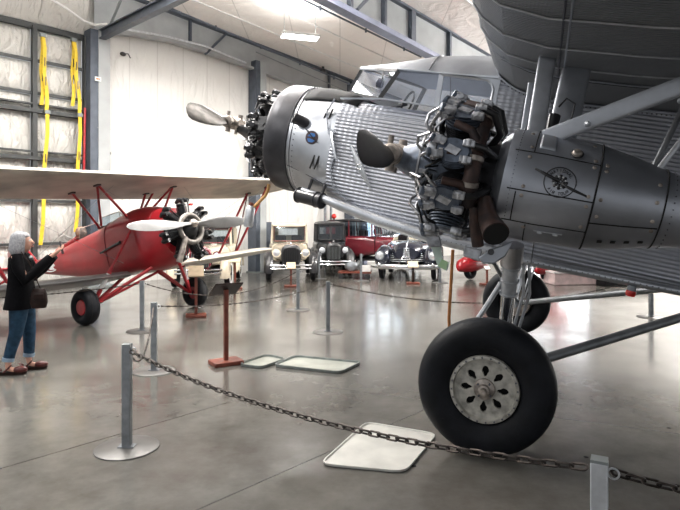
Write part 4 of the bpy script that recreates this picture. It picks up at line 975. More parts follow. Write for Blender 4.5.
# cockpit rims with painted dark openings, windscreen, headrest
for x in (-2.25,-3.0):
    mb=MB(); z=.40 if x>-2.5 else .345
    mb.lathe([(0,.0),(0,.24),(.02,.25),(.03,.22),(.02,0)],(x,0,z-.0),(.05,0,1),24); mb.build('cockpit_rim',MT['tanl'],Bp)
    mb=MB(); mb.lathe([(0.012,0),(.034,.215),(.038,0)],(x,0,z),(.05,0,1),20); mb.build('cockpit_shade_disc',MT['dark'],Bp)  # black disc on the solid fuselage paints the shaded cockpit hollow
for x,z in ((-1.92,.42),(-2.66,.36)):
    for s in (-1,1):
        q=[V((x,0,z+.03)),V((x,0,z+.22)),V((x-.20,s*.25,z+.16)),V((x-.20,s*.30,z-.06))]
        mb=MB(); n_=(q[1]-q[0]).cross(q[2]-q[0]).normalized()*.003; mb.loft([[p+n_ for p in q],[p-n_ for p in q]]); mb.build('windscreen_pane',MT['gdark'],Bp)
        mb=MB(); mb.tube(q,.009,5,close=True); mb.build('windscreen_frame',MT['collar'],Bp)
mb=MB(); mb.ell((-3.25,0,.50),(.09,.12,.13),14,8); mb.build('headrest',MT['tanl'],Bp)
mb=MB(); mb.loft([sect(x,hw,.3,zt,2,20) for x,hw,zt in ((-3.3,.12,.48),(-3.5,.10,.44),(-4.2,.05,.34))]); mb.build('headrest_fairing',MT['red'],Bp)
# tail
def plate3(name,pts,m,th=.05,parent=Bp,n=V((0,1,0))):
    mb=MB(); c=sum((V(p) for p in pts),V())/len(pts)
    mb.loft([[V(p)-n*th*.1+ (V(p)-c)*.03 for p in pts],[V(p)-n*th/2+(V(p)-c)*-.05 for p in pts]][::-1]+[[V(p)+n*th*.1+(V(p)-c)*.03 for p in pts],[V(p)+n*th/2-(V(p)-c)*.05 for p in pts]]); return mb.build(name,m,parent,smooth=60)
f_=plate3('tail_fin',[(-5.0,0,.18),(-5.45,0,.62),(-5.7,0,.78),(-5.75,0,.15)],MT['red'])
r_=plate3('rudder',[(-5.76,0,.05),(-5.76,0,.80),(-6.0,0,.86),(-6.25,0,.62),(-6.28,0,.25),(-6.0,0,.0)],MT['red'])
plate3('rudder_flash',[(-5.78,0,.45),(-5.78,0,.62),(-6.25,0,.50),(-6.26,0,.36)],MT['white'],.062)
for s in (-1,1): plate3('tailplane',[(-5.0,s*.1,.14),(-5.35,s*1.1,.14),(-5.7,s*1.35,.14),(-6.1,s*1.15,.14),(-6.15,s*.12,.14)],MT['red'],.05,n=V((0,0,1)))
# white oval flash on the fuselage side
mb=MB(); el=[(-4.0+.26*cos(2*pi*i/30),.12*sin(2*pi*i/30)-.02) for i in range(30)]
mb.tube([V((x,-.285+(x+4)*.07,z)) for x,z in el],.012,5,close=True); mb.build('oval_line',MT['white'],Bp)
mb=MB(); mb.plate([(.0,.0),(.1,.1),(.3,.12),(.22,.05),(.34,.0),(.2,-.02),(.24,-.08),(.08,-.06)],[],(-4.15,-.285,-.04),(1,0,0),(0,0,1),.01); mb.build('white_emblem',MT['white'],Bp)
# silver dart on the side (black probe)
mb=MB(); mb.tube([(-1.42,-.44,-.02),(-1.75,-.45,-.06),(-2.02,-.455,-.105)],[.03,.018,.022],8); mb.build('side_probe',MT['black'],Bp)
# wings
def wing_b(name,Y0,Y1,x0,c,z0,zd,m,th=.12,tip0=True,tip1=True,sweep=0):
    mb=MB(); n_=14; rings=[]
    for i in range(n_+1):
        Y=Y0+(Y1-Y0)*i/n_; e=0
        for tip,on in ((Y0,tip0),(Y1,tip1)):
            if on: d=abs(Y-tip); e=max(e,1-min(1,d/.75))
        e2=math.sqrt(max(0,1-e*e)) if e<1 else .0
        e2=max(e2,.04); cc=c*(.25+.75*e2); xs=x0-(c-cc)*.32; tt=th*max(.25,e2); z=z0+zd*abs(Y)
        prof=[(0,.25),(.02,.55),(.08,.85),(.25,1.05),(.5,.9),(.8,.45),(1,.12),(.8,.0),(.4,.0),(.1,.0),(.02,.08)]
        rings.append([V((xs-cc*a,Y,z+tt*b_)) for a,b_ in prof])
    mb.loft(rings); return mb.build(name,m,Bp,smooth=60)
wing_b('upper_wing',-3.85,3.85,-.33,1.66,.88,.004,MT['wingc'],.13)
LZ=-.76
wing_b('lower_wing',-3.5,-.44,-1.25,1.25,-.66,.012,MT['silver'],.12,True,False)
wing_b('lower_wing',.40,3.4,-1.0,1.25,-.60,.03,MT['wingl'],.12,False,True)
# cabane and interplane struts (streamlined red tubes)
def bs(name,a,b_,r=.022,m=None): mb=MB(); mb.tube([a,b_],r,10); return mb.build(name,m or MT['redm'],Bp)
for s in (-1,1):
    A1=(-.90,-1.06 if s<0 else .50,.90); A2=(-1.45,-1.18 if s<0 else .46,.89)
    bs('cabane_strut',A1,(-1.95,s*.40,.40)); bs('cabane_strut',A1,(-1.20,s*.38,.40)); bs('cabane_strut',A2,(-2.05,s*.38,.38))
    Ys=3.0 if s>0 else -3.3
    U1=(-.75,Ys,.90); U2=(-1.35,Ys,.90); D1=(-1.35,Ys*.74,-.50); D2=(-1.95,Ys*.74,-.52)
    bs('interplane_strut',U1,D1,.026,MT['redm']); bs('interplane_strut',U2,D2,.026,MT['redm']); bs('interplane_strut',U2,D1,.014,MT['darkred'])
bs('cabane_strut',(-1.45,.30,.90),(-1.5,.12,.50))
for a,b_ in (((-.9,-1.06,.88),(-1.3,0,.53)),((-.9,.50,.88),(-1.3,0,.53)),((-.8,3.0,.88),(-1.4,.45,-.4)),((-.9,.76,.88),(-1.35,2.2,-.5)),((-1.35,3.0,.88),(-1.9,.45,-.4)),((-.8,-3.3,.88),(-1.4,-.45,-.4)),((-.9,-.76,.88),(-1.35,-2.4,-.5))):
    mb=MB(); mb.tube([a,b_],.0032,4); mb.build('bracing_wire',MT['grey'],Bp)
for x,y in ((-.9,-1.06),(-.9,.50),(-1.45,-1.18),(-1.45,.30),(-.75,3.0),(-1.35,3.0)):
    mb=MB(); mb.box((x,y,.875),(.12,.07,.03)); mb.build('strut_fitting',MT['black'],Bp)
# radial engine
EX=V((-.18,0,-.07))
mb=MB(); mb.lathe([(-.15,0),(-.15,.20),(.0,.21),(.06,.19),(.12,.14),(.20,.09),(.24,0)],EX,(1,0,0),24); en=mb.build('engine',MT['engb'],Bp); en['label']='black five-spoked radial engine with a dull metal exhaust ring'
mb=MB(); mb.torus(EX+V((.12,0,0)),(1,0,0),.235,.045,36,10); mb.build('front_exhaust_ring',MT['dullm'],en)
for k in range(7):
    a=2*pi*k/7+pi/2; d=V((0,cos(a),sin(a))); t=V((0,-sin(a),cos(a)))
    prof=[(.17,.08)]; r=.20
    while r<.42: prof+=[(r,.066),(r,.092),(r+.008,.092),(r+.008,.066)]; r+=.022
    prof+=[(.44,.085),(.46,.075),(.48,0)]
    mb=MB(); mb.lathe(prof,EX+V((-.03,0,0)),d,14); mb.build('cylinder_barrel',MT['engb'],en,smooth=30)
    for s in (-1,1):
        mb=MB(); c=EX+d*.50+t*.055*s; mb.tube([c+V((.10,0,0)),c+d*.025,c+V((-.08,0,0))-d*.01],[.034,.045,.03],8); mb.build('rocker_box',MT['engb'],en,smooth=50)
        mb=MB(); mb.tube([EX+d*.19+t*.03*s+V((.10,0,0)),EX+d*.50+t*.055*s+V((.09,0,0))],.012,6); mb.build('pushrod_tube',MT['engb'],en)
mb=MB(); mb.tube([EX+V((.14,-.16,-.14)),EX+V((.12,-.24,-.32)),EX+V((.04,-.30,-.54))],[.04,.05,.052],12); mb.build('exhaust_stack',MT['collar'],en)
mb=MB(); mb.tube([EX+V((.12,.17,-.12)),EX+V((.05,.24,-.30)),EX+V((-.1,.24,-.46))],[.035,.04,.045],10); mb.build('exhaust_stack',MT['engb'],en)
mb=MB(); mb.box(EX+V((.03,.17,.44)),(.05,.06,.03)); mb.build('red_plug',MT['redlens'],en)
# propeller: horizontal blades
o=V((.02,0,-.0)); mb=MB(); mb.lathe([(-.07,0),(-.07,.05),(-.02,.075),(.03,.075),(.07,.04),(.10,.03),(.11,0)],o,(1,0,0),16); hb=mb.build('propeller_hub',MT['collar'],Bp)
for s in (1,-1):
    rings=[]
    for q,w_,th,tw_ in ((.08,.045,.045,60),(.2,.055,.04,50),(.35,.08,.03,38),(.55,.10,.022,27),(.8,.105,.017,20),(1.0,.095,.013,17),(1.15,.075,.01,15),(1.26,.045,.007,14),(1.30,.01,.004,14)):
        an=R(tw_); w1=V((sin(an),0,cos(an)*1)) if s>0 else V((sin(an)*-1,0,cos(an))); w2=V((w1.z,0,-w1.x))
        rings.append([o+V((0,s*q,0))+w1*(w_*cos(2*pi*j/16))+w2*(th*.6*sin(2*pi*j/16)) for j in range(16)])
    mb=MB(); mb.loft(rings); mb.build('propeller_blade',MT['silver'],Bp,smooth=60)
# landing gear
for s,gx,gy in ((-1,-4.2,9.24),(1,-2.90,11.20)):
    c=V((gx,gy,.295)); o=bl(c); ax=(BR.inverted()@V((.56,.83,0))).normalized()*s
    prof=[(-.07,.12),(-.10,.16),(-.115,.21),(-.10,.265),(-.05,.29),(0,.296),(.05,.29),(.10,.265),(.115,.21),(.10,.16),(.07,.12)]
    mb=MB(); mb.lathe(prof,o,ax,40,close=True,cap=False); t_=mb.build('tyre',MT['tyre'],Bp,smooth=60)
    for q in (-.05,.0,.05):
        mb=MB(); mb.torus(o+ax*q,ax,.291,.004,40,5); mb.build('tread_groove',MT['dark'],t_)
    mb=MB(); mb.lathe([(-.06,0),(-.06,.14),(.06,.14),(.09,.12),(.095,.0)],o,ax,30); mb.build('wheel_disc',MT['redm'],t_)
    inn=o-ax*.12
    h1_=V((-.85,s*.30,-.58)); h2_=V((-1.55,s*.34,-.60)); h3_=V((-1.0,-s*.05,-.62))
    bs('gear_strut',inn,h1_,.03); bs('gear_strut',inn,h2_,.03); bs('gear_strut',inn,h3_,.024)
    mid=V((-1.05,s*.46,.12)); 
    mb=MB(); mb.tube([inn,inn.lerp(mid,.5)],.034,10); mb.build('shock_strut_lower',MT['redm'],Bp); mb=MB(); mb.tube([inn.lerp(mid,.22),inn.lerp(mid,.42)],.037,10); mb.build('shock_strut_band',MT['white'],Bp)
    bs('shock_strut',inn.lerp(mid,.3),mid,.024)
    bs('axle',o,inn-ax*.1,.03,MT['black'])
mb=MB(); o=bl(V((-8.2,13.1,.12))); mb.torus(o,(0,1,0),.09,.035,18,6); mb.build('tail_tyre',MT['tyre'],Bp); bs('tail_leg',o,(-5.7,0,.1),.03)

# ================================================================ CARS
def car(name,label,loc,head,P):
    """x forward, y left, z up; P: paint, fender, L, hw, hood, roof..."""
    o=thing(name,label,'car',loc,(0,0,math.atan2(head[1],head[0])),'old cars along the back wall')
    hw=P.get('hw',.62); L=P.get('L',3.6); xr=-L+.5; H=P.get('H',1.62); belt=P.get('belt',1.08); xc=P.get('xc',-1.35)   # x=0 is the front axle, xc the windscreen
    paint,fend=P['paint'],P['fender']; forties=P.get('forties',False)
    # lower body
    st=[(xc+.02,hw*.86,.48,belt-.04,5),(xc-.4,hw*.97,.42,belt,6),((xc+xr)/2,hw,.42,belt,6),(xr+.35,hw*.96,.42,belt,5),(xr,hw*.80,.52,belt-.1,3.5)]
    mb=MB(); mb.loft([sect(*q,32) for q in st]); mb.build('body',paint,o,smooth=45)
    # hood
    hz=belt-.04
    if forties: st=[(.42,hw*.40,.62,.96,2.4),(.30,hw*.50,.52,1.06,2.6),(-.2,hw*.60,.48,1.12,2.8),(xc+.05,hw*.86,.48,belt,3.2)]
    else: st=[(.16,hw*.40,.50,hz-.03,3.6),(-.3,hw*.47,.50,hz-.01,3.6),(xc+.05,hw*.80,.48,hz+.02,3.4)]
    mb=MB(); mb.loft([sect(*q,32) for q in st]); mb.build('hood',P.get('hoodm',paint),o,smooth=45)
    if not forties:
        mb=MB(); mb.loft([sect(x,w_,.44,z,3.2,28) for x,w_,z in ((.15,hw*.44,hz+.01),(.22,hw*.44,hz+.02),(.26,hw*.40,hz-.02))]); gs=mb.build('radiator_shell',P.get('shell',MT['chrome']),o,smooth=50)
        mb=MB(); mb.loft([sect(x,hw*.36,.50,hz-.07,3.5,28) for x in (.25,.275)]); gr=mb.build('radiator_grille',P.get('grille',MT['blackm']),gs)
        for k in range(9):
            y=hw*.32*(k/4-1); mb=MB(); mb.bar((.285,y,.54),(.285,y,hz-.11),.006); mb.build('grille_bar',P.get('gbar',MT['grey']),gr)
        mb=MB(); mb.ell((.2,0,hz+.05),(.03,.03,.04),10,6); mb.build('radiator_cap',MT['chrome'],gs)
    else:
        gr=None
        for k in range(8):
            z=.56+.055*k; w_=hw*(.62-.028*abs(k-1)); mb=MB(); mb.tube([( .22,-w_,z),(.36,-w_*.6,z),(.44,0,z),(.36,w_*.6,z),(.22,w_,z)],.011,6); mb.build('grille_bar',MT['galvl'] if k!=9 else MT['chrome'],o)
        mb=MB(); mb.tube([(.45,0,.52),(.44,0,.95),(.34,0,1.08),(-.3,0,1.15)],.02,8); mb.build('hood_trim',MT['chrome'],o)
        for s in (-1,1): 
            mb=MB(); mb.tube([(.56,s*.20,.34),(.60,s*.19,.55),(.58,s*.08,.70),(.57,0,.73)],.018,8); mb.build('bumper_guard',MT['chrome'],o)
    # cabin: pillars, roof, panes
    zr=H; roofm=P.get('roof',paint); top=P.get('top',True)
    x0=xc-.02; xm=[x0-.06,(x0+xr)/2+.05,xr+.35]
    if top:
        mb=MB(); mb.loft([sect(x,w_,zr-.10,z,3.2,28) for x,w_,z in ((x0+.10,hw*.78,zr-.04),(x0,hw*.86,zr),((x0+xr)/2,hw*.88,zr+.03),(xr+.25,hw*.84,zr-.01),(xr+.08,hw*.7,zr-.07))]); mb.build('roof',roofm,o,smooth=50)
        mb=MB(); hh=zr-belt; mb.plate([(-hw*.86,0),(hw*.86,0),(hw*.80,hh-.05),(-hw*.80,hh-.05)],[[(-hw*.5,hh*.35),(hw*.5,hh*.35),(hw*.5,hh*.72),(-hw*.5,hh*.72)]],(xr+.18,0,belt-.02),(0,1,0),(0,0,1),.04)
        for s in (-1,1): mb.plate([(xr+.16,0),(xr+.55,0),(xr+.50,hh-.08),(xr+.16,hh-.08)],[],(0,s*hw*.84,belt-.02),(1,0,0),(0,0,1),.03)
        mb.build('rear_quarter',paint,o,smooth=50)
        for s in (-1,1):
            for x in xm:
                mb=MB(); mb.bar((x+.02,s*hw*.86,belt-.05),(x,s*hw*.82,zr-.05),.06,.05); mb.build('pillar',paint,o)
            for xa_,xb_ in zip(xm[:-1],xm[1:]):
                mb=MB(); q=[V((xa_-.04,s*hw*.85,belt)),V((xb_+.04,s*hw*.85,belt)),V((xb_+.04,s*hw*.81,zr-.10)),V((xa_-.04,s*hw*.81,zr-.10))]; mb.loft([q,[p+V((0,s*.008,0)) for p in q]]); mb.build('side_window',MT['gdark'],o)
        mb=MB(); q=[V((x0+.06,-hw*.74,belt+.03)),V((x0+.06,hw*.74,belt+.03)),V((x0+.0,hw*.74,zr-.10)),V((x0+.0,-hw*.74,zr-.10))]; mb.loft([q,[p+V((.008,0,0)) for p in q]]); mb.build('windscreen',MT['gdark'],o)
        mb=MB(); mb.tube([p+V((.012,0,0)) for p in q],.02,6,close=True); mb.build('windscreen_frame',P.get('frame',paint),o)
        if P.get('split'): mb=MB(); mb.bar(((q[0]+q[1])/2+V((.01,0,0))),((q[2]+q[3])/2+V((.01,0,0))),.07); mb.build('windscreen_divider',paint,o)
    else:
        mb=MB(); q=[V((x0+.05,-hw*.7,belt)),V((x0+.05,hw*.7,belt)),V((x0-.12,hw*.62,belt+.33)),V((x0-.12,-hw*.62,belt+.33))]; mb.loft([q,[p+V((.008,0,0)) for p in q]]); mb.build('windscreen',MT['gdark'],o); mb=MB(); mb.tube(q,.018,6,close=True); mb.build('windscreen_frame',MT['chrome'],o)
        mb=MB(); mb.loft([sect(x,hw*.86,belt-.06,z,3,24) for x,z in ((x0-.5,belt+.02),(x0-.9,belt+.16),(xr+.2,belt+.12))]); mb.build('folded_top',P.get('roof',MT['tan']),o,smooth=50)
    for s in (-1,1):
        mb=MB(); mb.box((xm[0]-.45,s*hw*.4,belt-.05),(.16,.34,.5)); mb.build('seat',MT['brown'],o,bevel=.05)
    # fenders: front and rear arches
    Rw=P.get('Rw',.36); tw_=P.get('track',.66)
    for s in (-1,1):
        for xc_ in (0,xr+.75):
            rings=[]
            for k in range(9):
                a=R(-15+195*k/8); rr=Rw+.09+(.10 if forties else .0); 
                x=xc_+rr*cos(a)*(1.15); z=Rw+rr*sin(a)*(1.0)
                if k==8 and xc_==0: x-=.15
                z=max(z,.28); wd=(.20 if forties else .14); nx,nz=cos(a),sin(a)
                rings.append([V((x+nx*.02,s*(tw_-wd*(2.0 if forties else 1)),z+nz*.0)),V((x+nx*.06,s*(tw_-wd*.3),z+nz*.06)),V((x+nx*.06,s*(tw_+wd*.3),z+nz*.055)),V((x+nx*.0,s*(tw_+wd*.85),z-nz*.05)),V((x-nx*.03,s*(tw_+wd*.8),z-nz*.05)),V((x-nx*.02,s*(tw_-wd),z-nz*.05))])
            mb=MB()
            if forties and xc_==0:
                mb.loft([[V((x,s*(tw_-.06)+w_*cos(2*pi*j/20),max(.36,z_+h_*sin(2*pi*j/20)))) for j in range(20)] for x,w_,h_,z_ in ((.50,.10,.12,.66),(.46,.20,.24,.64),(.25,.25,.36,.62),(0,.26,.40,.62),(-.4,.24,.38,.62),(-.8,.16,.30,.60),(-1.1,.06,.20,.55))])
            else: mb.loft(rings)
            mb.build('fender',fend,o,smooth=70)
            wc=V((xc_,s*tw_,Rw)); ax=V((0,s,0)); tt=.075
            mb=MB(); mb.lathe([(-tt*.6,Rw*.62),(-tt,Rw*.78),(-tt*.8,Rw*.95),(0,Rw),(tt*.8,Rw*.95),(tt,Rw*.78),(tt*.6,Rw*.62)],wc,ax,32,close=True,cap=False); ty=mb.build('tyre',MT['tyre'],o,smooth=60)
            if P.get('whitewall'):
                mb=MB(); mb.lathe([(tt*.95,Rw*.62),(tt*1.06,Rw*.66),(tt*1.08,Rw*.86),(tt*.98,Rw*.88)],wc,ax,32,cap=False,close=True); mb.build('white_sidewall',MT['white'],ty)
            if P.get('wire'):
                mb=MB(); mb.torus(wc+ax*.03,ax,Rw*.62,.014,28,6); mb.build('wheel_rim',P.get('wheelm',MT['cream']),ty)
                for k in range(10):
                    a=2*pi*k/10; u=V((cos(a),0,sin(a))); mb=MB(); mb.tube([wc+ax*.06,wc+u*Rw*.6+ax*.03],.007,4); mb.build('spoke',P.get('wheelm',MT['cream']),ty)
            else:
                mb=MB(); mb.lathe([(0,0),(0,Rw*.62),(.03,Rw*.6),(.02,Rw*.4),(.05,Rw*.25),(.07,0)],wc,ax,28); mb.build('wheel_disc',P.get('wheelm',MT['chrome']),ty)
            mb=MB(); mb.lathe([(.02,.0),(.02,.07),(.08,.06),(.09,0)],wc,ax,16); mb.build('hub_cap',MT['chrome'],ty)
        if not forties:
            mb=MB(); mb.loft([[V((x,s*(hw*.9),.34)),V((x,s*(tw_+.10),.33)),V((x,s*(tw_+.10),.29)),V((x,s*(hw*.9),.30))] for x in (-.62,xr+1.35)]); mb.build('running_board',fend,o)
        # headlamp
        hx,hy,hz_=(.50,.50,.74) if forties else (.24,.40,.82); hy=hy*hw/.62*(1.18 if forties else 1); rr=.135 if forties else .125
        mb=MB(); mb.lathe([(-.16,.02),(-.10,rr*.7),(-.02,rr),(.02,rr),(.02,rr*.85)],(hx,s*hy,hz_),(1,0,0),22); hl=mb.build('headlamp',P.get('lamp',MT['chrome']),o)
        mb=MB(); mb.lathe([(.0,0),(.012,rr*.86),(.035,rr*.5),(.04,0)],(hx,s*hy,hz_),(1,0,0),20); mb.build('lamp_lens',MT['galvl'],hl)
        if forties:
            mb=MB(); mb.lathe([(-.03,.05),(.02,.055),(.04,0)],(hx+.06,s*(hy+.0),hz_-.27),(1,0,0),16); mb.build('parking_lamp',MT['chrome'],o)
    # bumper
    bx=.55
    if forties:
        mb=MB(); mb.tube([(bx-.2,-hw*1.3,.42),(bx,-hw*.9,.42),(bx+.08,0,.42),(bx,hw*.9,.42),(bx-.2,hw*1.3,.42)],[.04,.075,.075,.075,.04],10,sx=.6); mb.build('bumper',MT['chrome'],o,smooth=60)
    else:
        for z in (.40,.49):
            mb=MB(); mb.tube([(bx-.12,-hw*1.15,z),(bx,-hw*.8,z),(bx+.04,0,z),(bx,hw*.8,z),(bx-.12,hw*1.15,z)],.026,8); mb.build('bumper_bar',MT['chrome'],o)
        mb=MB(); mb.tube([(.2,-.42,.80),(.2,.42,.80)],.014,6); mb.build('lamp_bar',MT['chrome'],o)
    mb=MB(); mb.box(((xr)/2,0,.36),(L-.6,hw*.9,.10)); mb.build('chassis',MT['blackm'],o)
    return o
car('vintage_car','cream old car with maroon trim, half hidden behind the red biplane propeller',(-3.60,14.6,0),(.06,-1),dict(paint=MT['cream'],fender=MT['cream'],hw=.66,L=3.4,H=1.60,shell=MT['maroon'],lamp=MT['maroon'],whitewall=True,frame=MT['maroon'],wire=True,track=.68,roof=MT['black'],grille=MT['blackm']))
car('vintage_car','cream old sedan with a dark grille and black fenders, facing the viewer',(-1.42,16.15,0),(.12,-.99),dict(paint=MT['cream'],fender=MT['black'],hw=.64,L=3.5,H=1.66,shell=MT['black'],grille=MT['blackm'],lamp=MT['cream'],track=.64,roof=MT['cream'],gbar=MT['black'],wheelm=MT['blackm'],frame=MT['wood']))
car('vintage_car','black old car with two small windows between the cream sedan and the maroon sedan',(-.22,17.7,0),(.10,-.99),dict(paint=MT['black'],fender=MT['black'],hw=.56,L=2.9,H=1.70,track=.52,wheelm=MT['blackm'],shell=MT['black'],lamp=MT['black'],gbar=MT['grey'],xc=-.9,split=True))
car('vintage_car','maroon old sedan with a black roof and bright wire wheels, side on by the window',(2.35,20.75,0),(.95,-.31),dict(paint=MT['maroon'],fender=MT['black'],hw=.62,L=3.5,H=1.80,track=.62,wire=True,wheelm=MT['galvl'],roof=MT['black'],frame=MT['maroon'],belt=1.20,xc=-1.0))
car('vintage_car','glossy dark rounded car with a chrome grille and white-walled tyres',(2.0,16.5,0),(-.22,-.98),dict(paint=MT['navy'],fender=MT['navy'],hw=.80,L=3.3,forties=True,belt=1.10,top=False,track=.76,Rw=.38,whitewall=True,roof=MT['tan'],xc=-1.2))
# small red aeroplane far behind, seen below the silver one
o=thing('red_monoplane','small red aeroplane with fat wheel fairings seen under the silver aeroplane','aeroplane',(4.8,16.6,0),(0,0,R(215)))
Rm=M.Rotation(R(-215),3,'Z')
def rl_(p): return Rm@(V(p)-V((4.8,16.6,0)))
fw=V((-cos(R(25)),-sin(R(25))*1.0,0))
for (wx_,wy_) in ((3.86,16.6),(5.85,15.8)):
    c=rl_((wx_,wy_,.24)); 
    mb=MB(); mb.torus(c,(0,1,0),.15,.09,24,8); mb.build('tyre',MT['tyre'],o)
    mb=MB(); mb.loft([[c+V((x,w_*cos(2*pi*j/16),.16+zc+h_*sin(2*pi*j/16))) for j in range(16)] for x,w_,h_,zc in ((.55,.03,.05,-.03),(.46,.14,.17,.02),(.15,.20,.25,.06),(-.25,.18,.22,.05),(-.6,.08,.11,.02),(-.80,.01,.02,0))]); mb.build('wheel_fairing',MT['red'],o,smooth=70)
    mb=MB(); mb.tube([c+V((-.1,0,.30)),c+V((-.25,0,.62)), V((-.3,c.y*.4,1.25))],[.09,.07,.07],10,sx=.5); mb.build('gear_leg',MT['red'],o,smooth=60)
mb=MB(); mb.loft([sect(x,w_,zb,zt,2.4,24) for x,w_,zb,zt in ((.9,.30,.95,1.5),(.5,.42,.85,1.62),(-.5,.42,.85,1.70),(-1.6,.30,.95,1.55),(-3.2,.08,1.15,1.42))]); mb.build('fuselage',MT['red'],o,smooth=60)
mb=MB(); mb.loft([[V((.3,y,1.18)),V((-.2,y,1.30)),V((-.9,y,1.18)),V((-.2,y,1.14))] for y in (-1.7,-.9,0,1.5,3.0)]); mb.build('wing',MT['red'],o,smooth=60)
mb=MB(); mb.loft([[V((-2.7,-.02,z)),V((-3.3,-.02,z)),V((-3.3,.02,z)),V((-2.7,.02,z))] for z in (1.3,2.0)]); mb.build('tail_fin',MT['red'],o)
# display platform and odd pieces by the far wall
p=gnd(568,287); o=thing('display_platform','low pale pink skirted platform on the floor under the silver aeroplane body','platform',(p.x+.5,p.y+.9,0),(0,0,.1))
MB().box((0,0,.16),(1.5,.9,.32)).build('skirt',MT['pink'],o,bevel=.02); MB().box((0,0,.34),(1.56,.96,.04)).build('platform_top',MT['white'],o)
p=gnd(632,287.5); o=thing('dark_crate','dark low crate beyond the pink platform','crate',(p.x,p.y+.6,0),(0,0,.1)); MB().box((0,0,.17),(1.3,.7,.34)).build('crate_body',MT['blackm'],o,bevel=.02); MB().box((0,-.36,.30),(1.2,.02,.03)).build('crate_strip',MT['wood'],o)
p=gnd(337,275); o=thing('parts_cart','low wooden cart of bright machine parts standing before the maroon sedan','cart',(p.x+.55,p.y-1.0,0),(0,0,-.1))
MB().box((0,0,.19),(1.0,.5,.05)).build('cart_deck',MT['wood'],o)
for x in (-.4,.4): MB().cyl((x,-.26,.08),(x,.26,.08),.08).build('cart_wheel',MT['black'],o)
MB().ell((-.1,0,.36),(.22,.15,.15),12,8).build('machine_casting',MT['galv'],o); MB().lathe([(0,0),(0,.12),(.03,.13),(.05,.06),(.06,0)],(-.1,-.16,.36),(0,-1,0),18).build('flywheel',MT['galv'],o)
MB().box((.32,-.1,.30),(.3,.24,.18)).build('parts_box',MT['white'],o,bevel=.01)
p=wallpt(334,222,.35); o=thing('warning_lamp','small red lamp fitting on a post above the black car','lamp',(p.x,p.y,0)); MB().cyl((0,0,0),(0,0,1.85),.03).build('post',MT['blackm'],o); MB().ell((0,0,1.92),(.10,.10,.10)).build('red_globe',MT['redlens'],o)
# ================================================================ STANCHIONS, CHAINS, SIGNS, TRAYS
PH=.77
def stanchion(x,y,label,rz=0,disc=True,m=None,w=.062,group='square steel chain posts',hook=True):
    o=thing('stanchion',label,'post',(x,y,0),(0,0,rz),group)
    MB().box((0,0,PH/2+.005),(w,w,PH)).build('post_tube',m or MT['galv'],o,bevel=.004)
    MB().box((0,0,PH+.008),(w*.98,w*.98,.012)).build('post_cap',MT['grey'],o)
    MB().lathe([(0,0),(0,.235),(.008,.235),(.012,.228),(.012,0)],(0,0,0),(0,0,1),40).build('base_disc',MT['paintc'],o)
    MB().box((0,0,.016),(w*1.9,w*1.2,.008)).build('weld_flange',MT['galv'],o)
    MB().torus((w*.5+.018,0,PH-.035),(0,1,0),.02,.004,14,5).build('chain_eye',MT['galvl'],o)
    return V((x,y,PH-.035))
def gx(px,py): p=gnd(px,py); return p.x,p.y
P1=stanchion(*gx(127,448),'steel chain post on a round base, nearest one at the left',.0)
P2=stanchion(*gx(154,371),'steel chain post behind the nearest left one',.1)
P3=stanchion(*gx(142,331),'steel chain post below the red biplane, behind two others',.1)
P4=stanchion(*gx(328,332),'steel chain post alone in the middle of the floor',.1)
P5=stanchion(*gx(298,310),'steel chain post in front of the cream sedan',.1)
P6=stanchion(*gx(440,283),'thin post beside the dark rounded car, left of the orange cord',.1)
P7=stanchion(*gx(319,279),'far steel chain post by the black car',.1)
P8=stanchion(*gx(361,281),'far steel chain post before the maroon sedan',.1)
P9=stanchion(*gx(651,317),'steel chain post under the silver aeroplane body at the right',.1)
P0=stanchion(1.005,2.17,'steel chain post cut off at the bottom edge right of the big tyre',R(-28),m=MT['galvl'])
PR=V((2.35,1.95,PH-.035)); stanchion(2.35,1.95,'steel chain post outside the photo at the lower right',.1)
PL=V((-8.2,7.4,PH-.035)); stanchion(-8.2,7.4,'steel chain post outside the photo at the left',.1)
def link_mesh(L,w,r,name):
    mb=MB(); pts=[]; n=5
    for i in range(n+1): a=-pi/2+pi*i/n; pts.append((L/2-w/2+w/2*cos(a),w/2*sin(a),0))
    for i in range(n+1): a=pi/2+pi*i/n; pts.append((-L/2+w/2+w/2*cos(a),w/2*sin(a),0))
    mb.tube(pts,r,6,close=True,up=(0,0,1)); return mb
def chain(p,q,sag,label,pitch=.052,simple=False,r=.0048,end0=.05,end1=.05):
    p=V(p);q=V(q); d=(q-p); d.z=0; u=d.normalized(); p=p+u*end0; q=q-u*end1; L=(q-p).length
    o=thing('barrier_chain',label,'chain',((p.x+q.x)/2,(p.y+q.y)/2,(p.z+q.z)/2-sag),(0,0,0),'dark barrier chains between the posts'); base=V(o.location)
    f=lambda t:p.lerp(q,t)-V((0,0,sag*4*t*(1-t)))-base
    if simple:
        mb=MB(); n=int(L/.09); X=[]
        for i in range(n):
            a,b_=f(i/n),f((i+1)/n); mb.tube([a,a.lerp(b_,.5),b_],[.005,.011,.005],5)
        tag(mb.build('chain_links',MT['chain'],o),kind='stuff'); return
    n=int(L/pitch); me=None; ov=MB()
    for i in range(n):
        a,b_=f(i/n),f((i+1)/n); t=(b_-a).normalized(); c=(a+b_)/2
        s_=t.cross(V((0,0,1))).normalized(); w_=t.cross(s_); 
        ang=R(35+90*(i%2)); y=s_*cos(ang)+w_*sin(ang); z=t.cross(y)
        if i<100:
            if me is None:
                l=link_mesh(pitch+.0145,.026,r,'').build('chain_link',MT['chain'],o); me=l
            else: l=me.copy(); COL.objects.link(l)
            Mx=M((t,y,z)).transposed().to_4x4(); Mx.translation=c; l.matrix_basis=Mx
chain(P1,P0,.12,'dark barrier chain across the foreground from the left post to the bottom right post',.054,r=.0055)
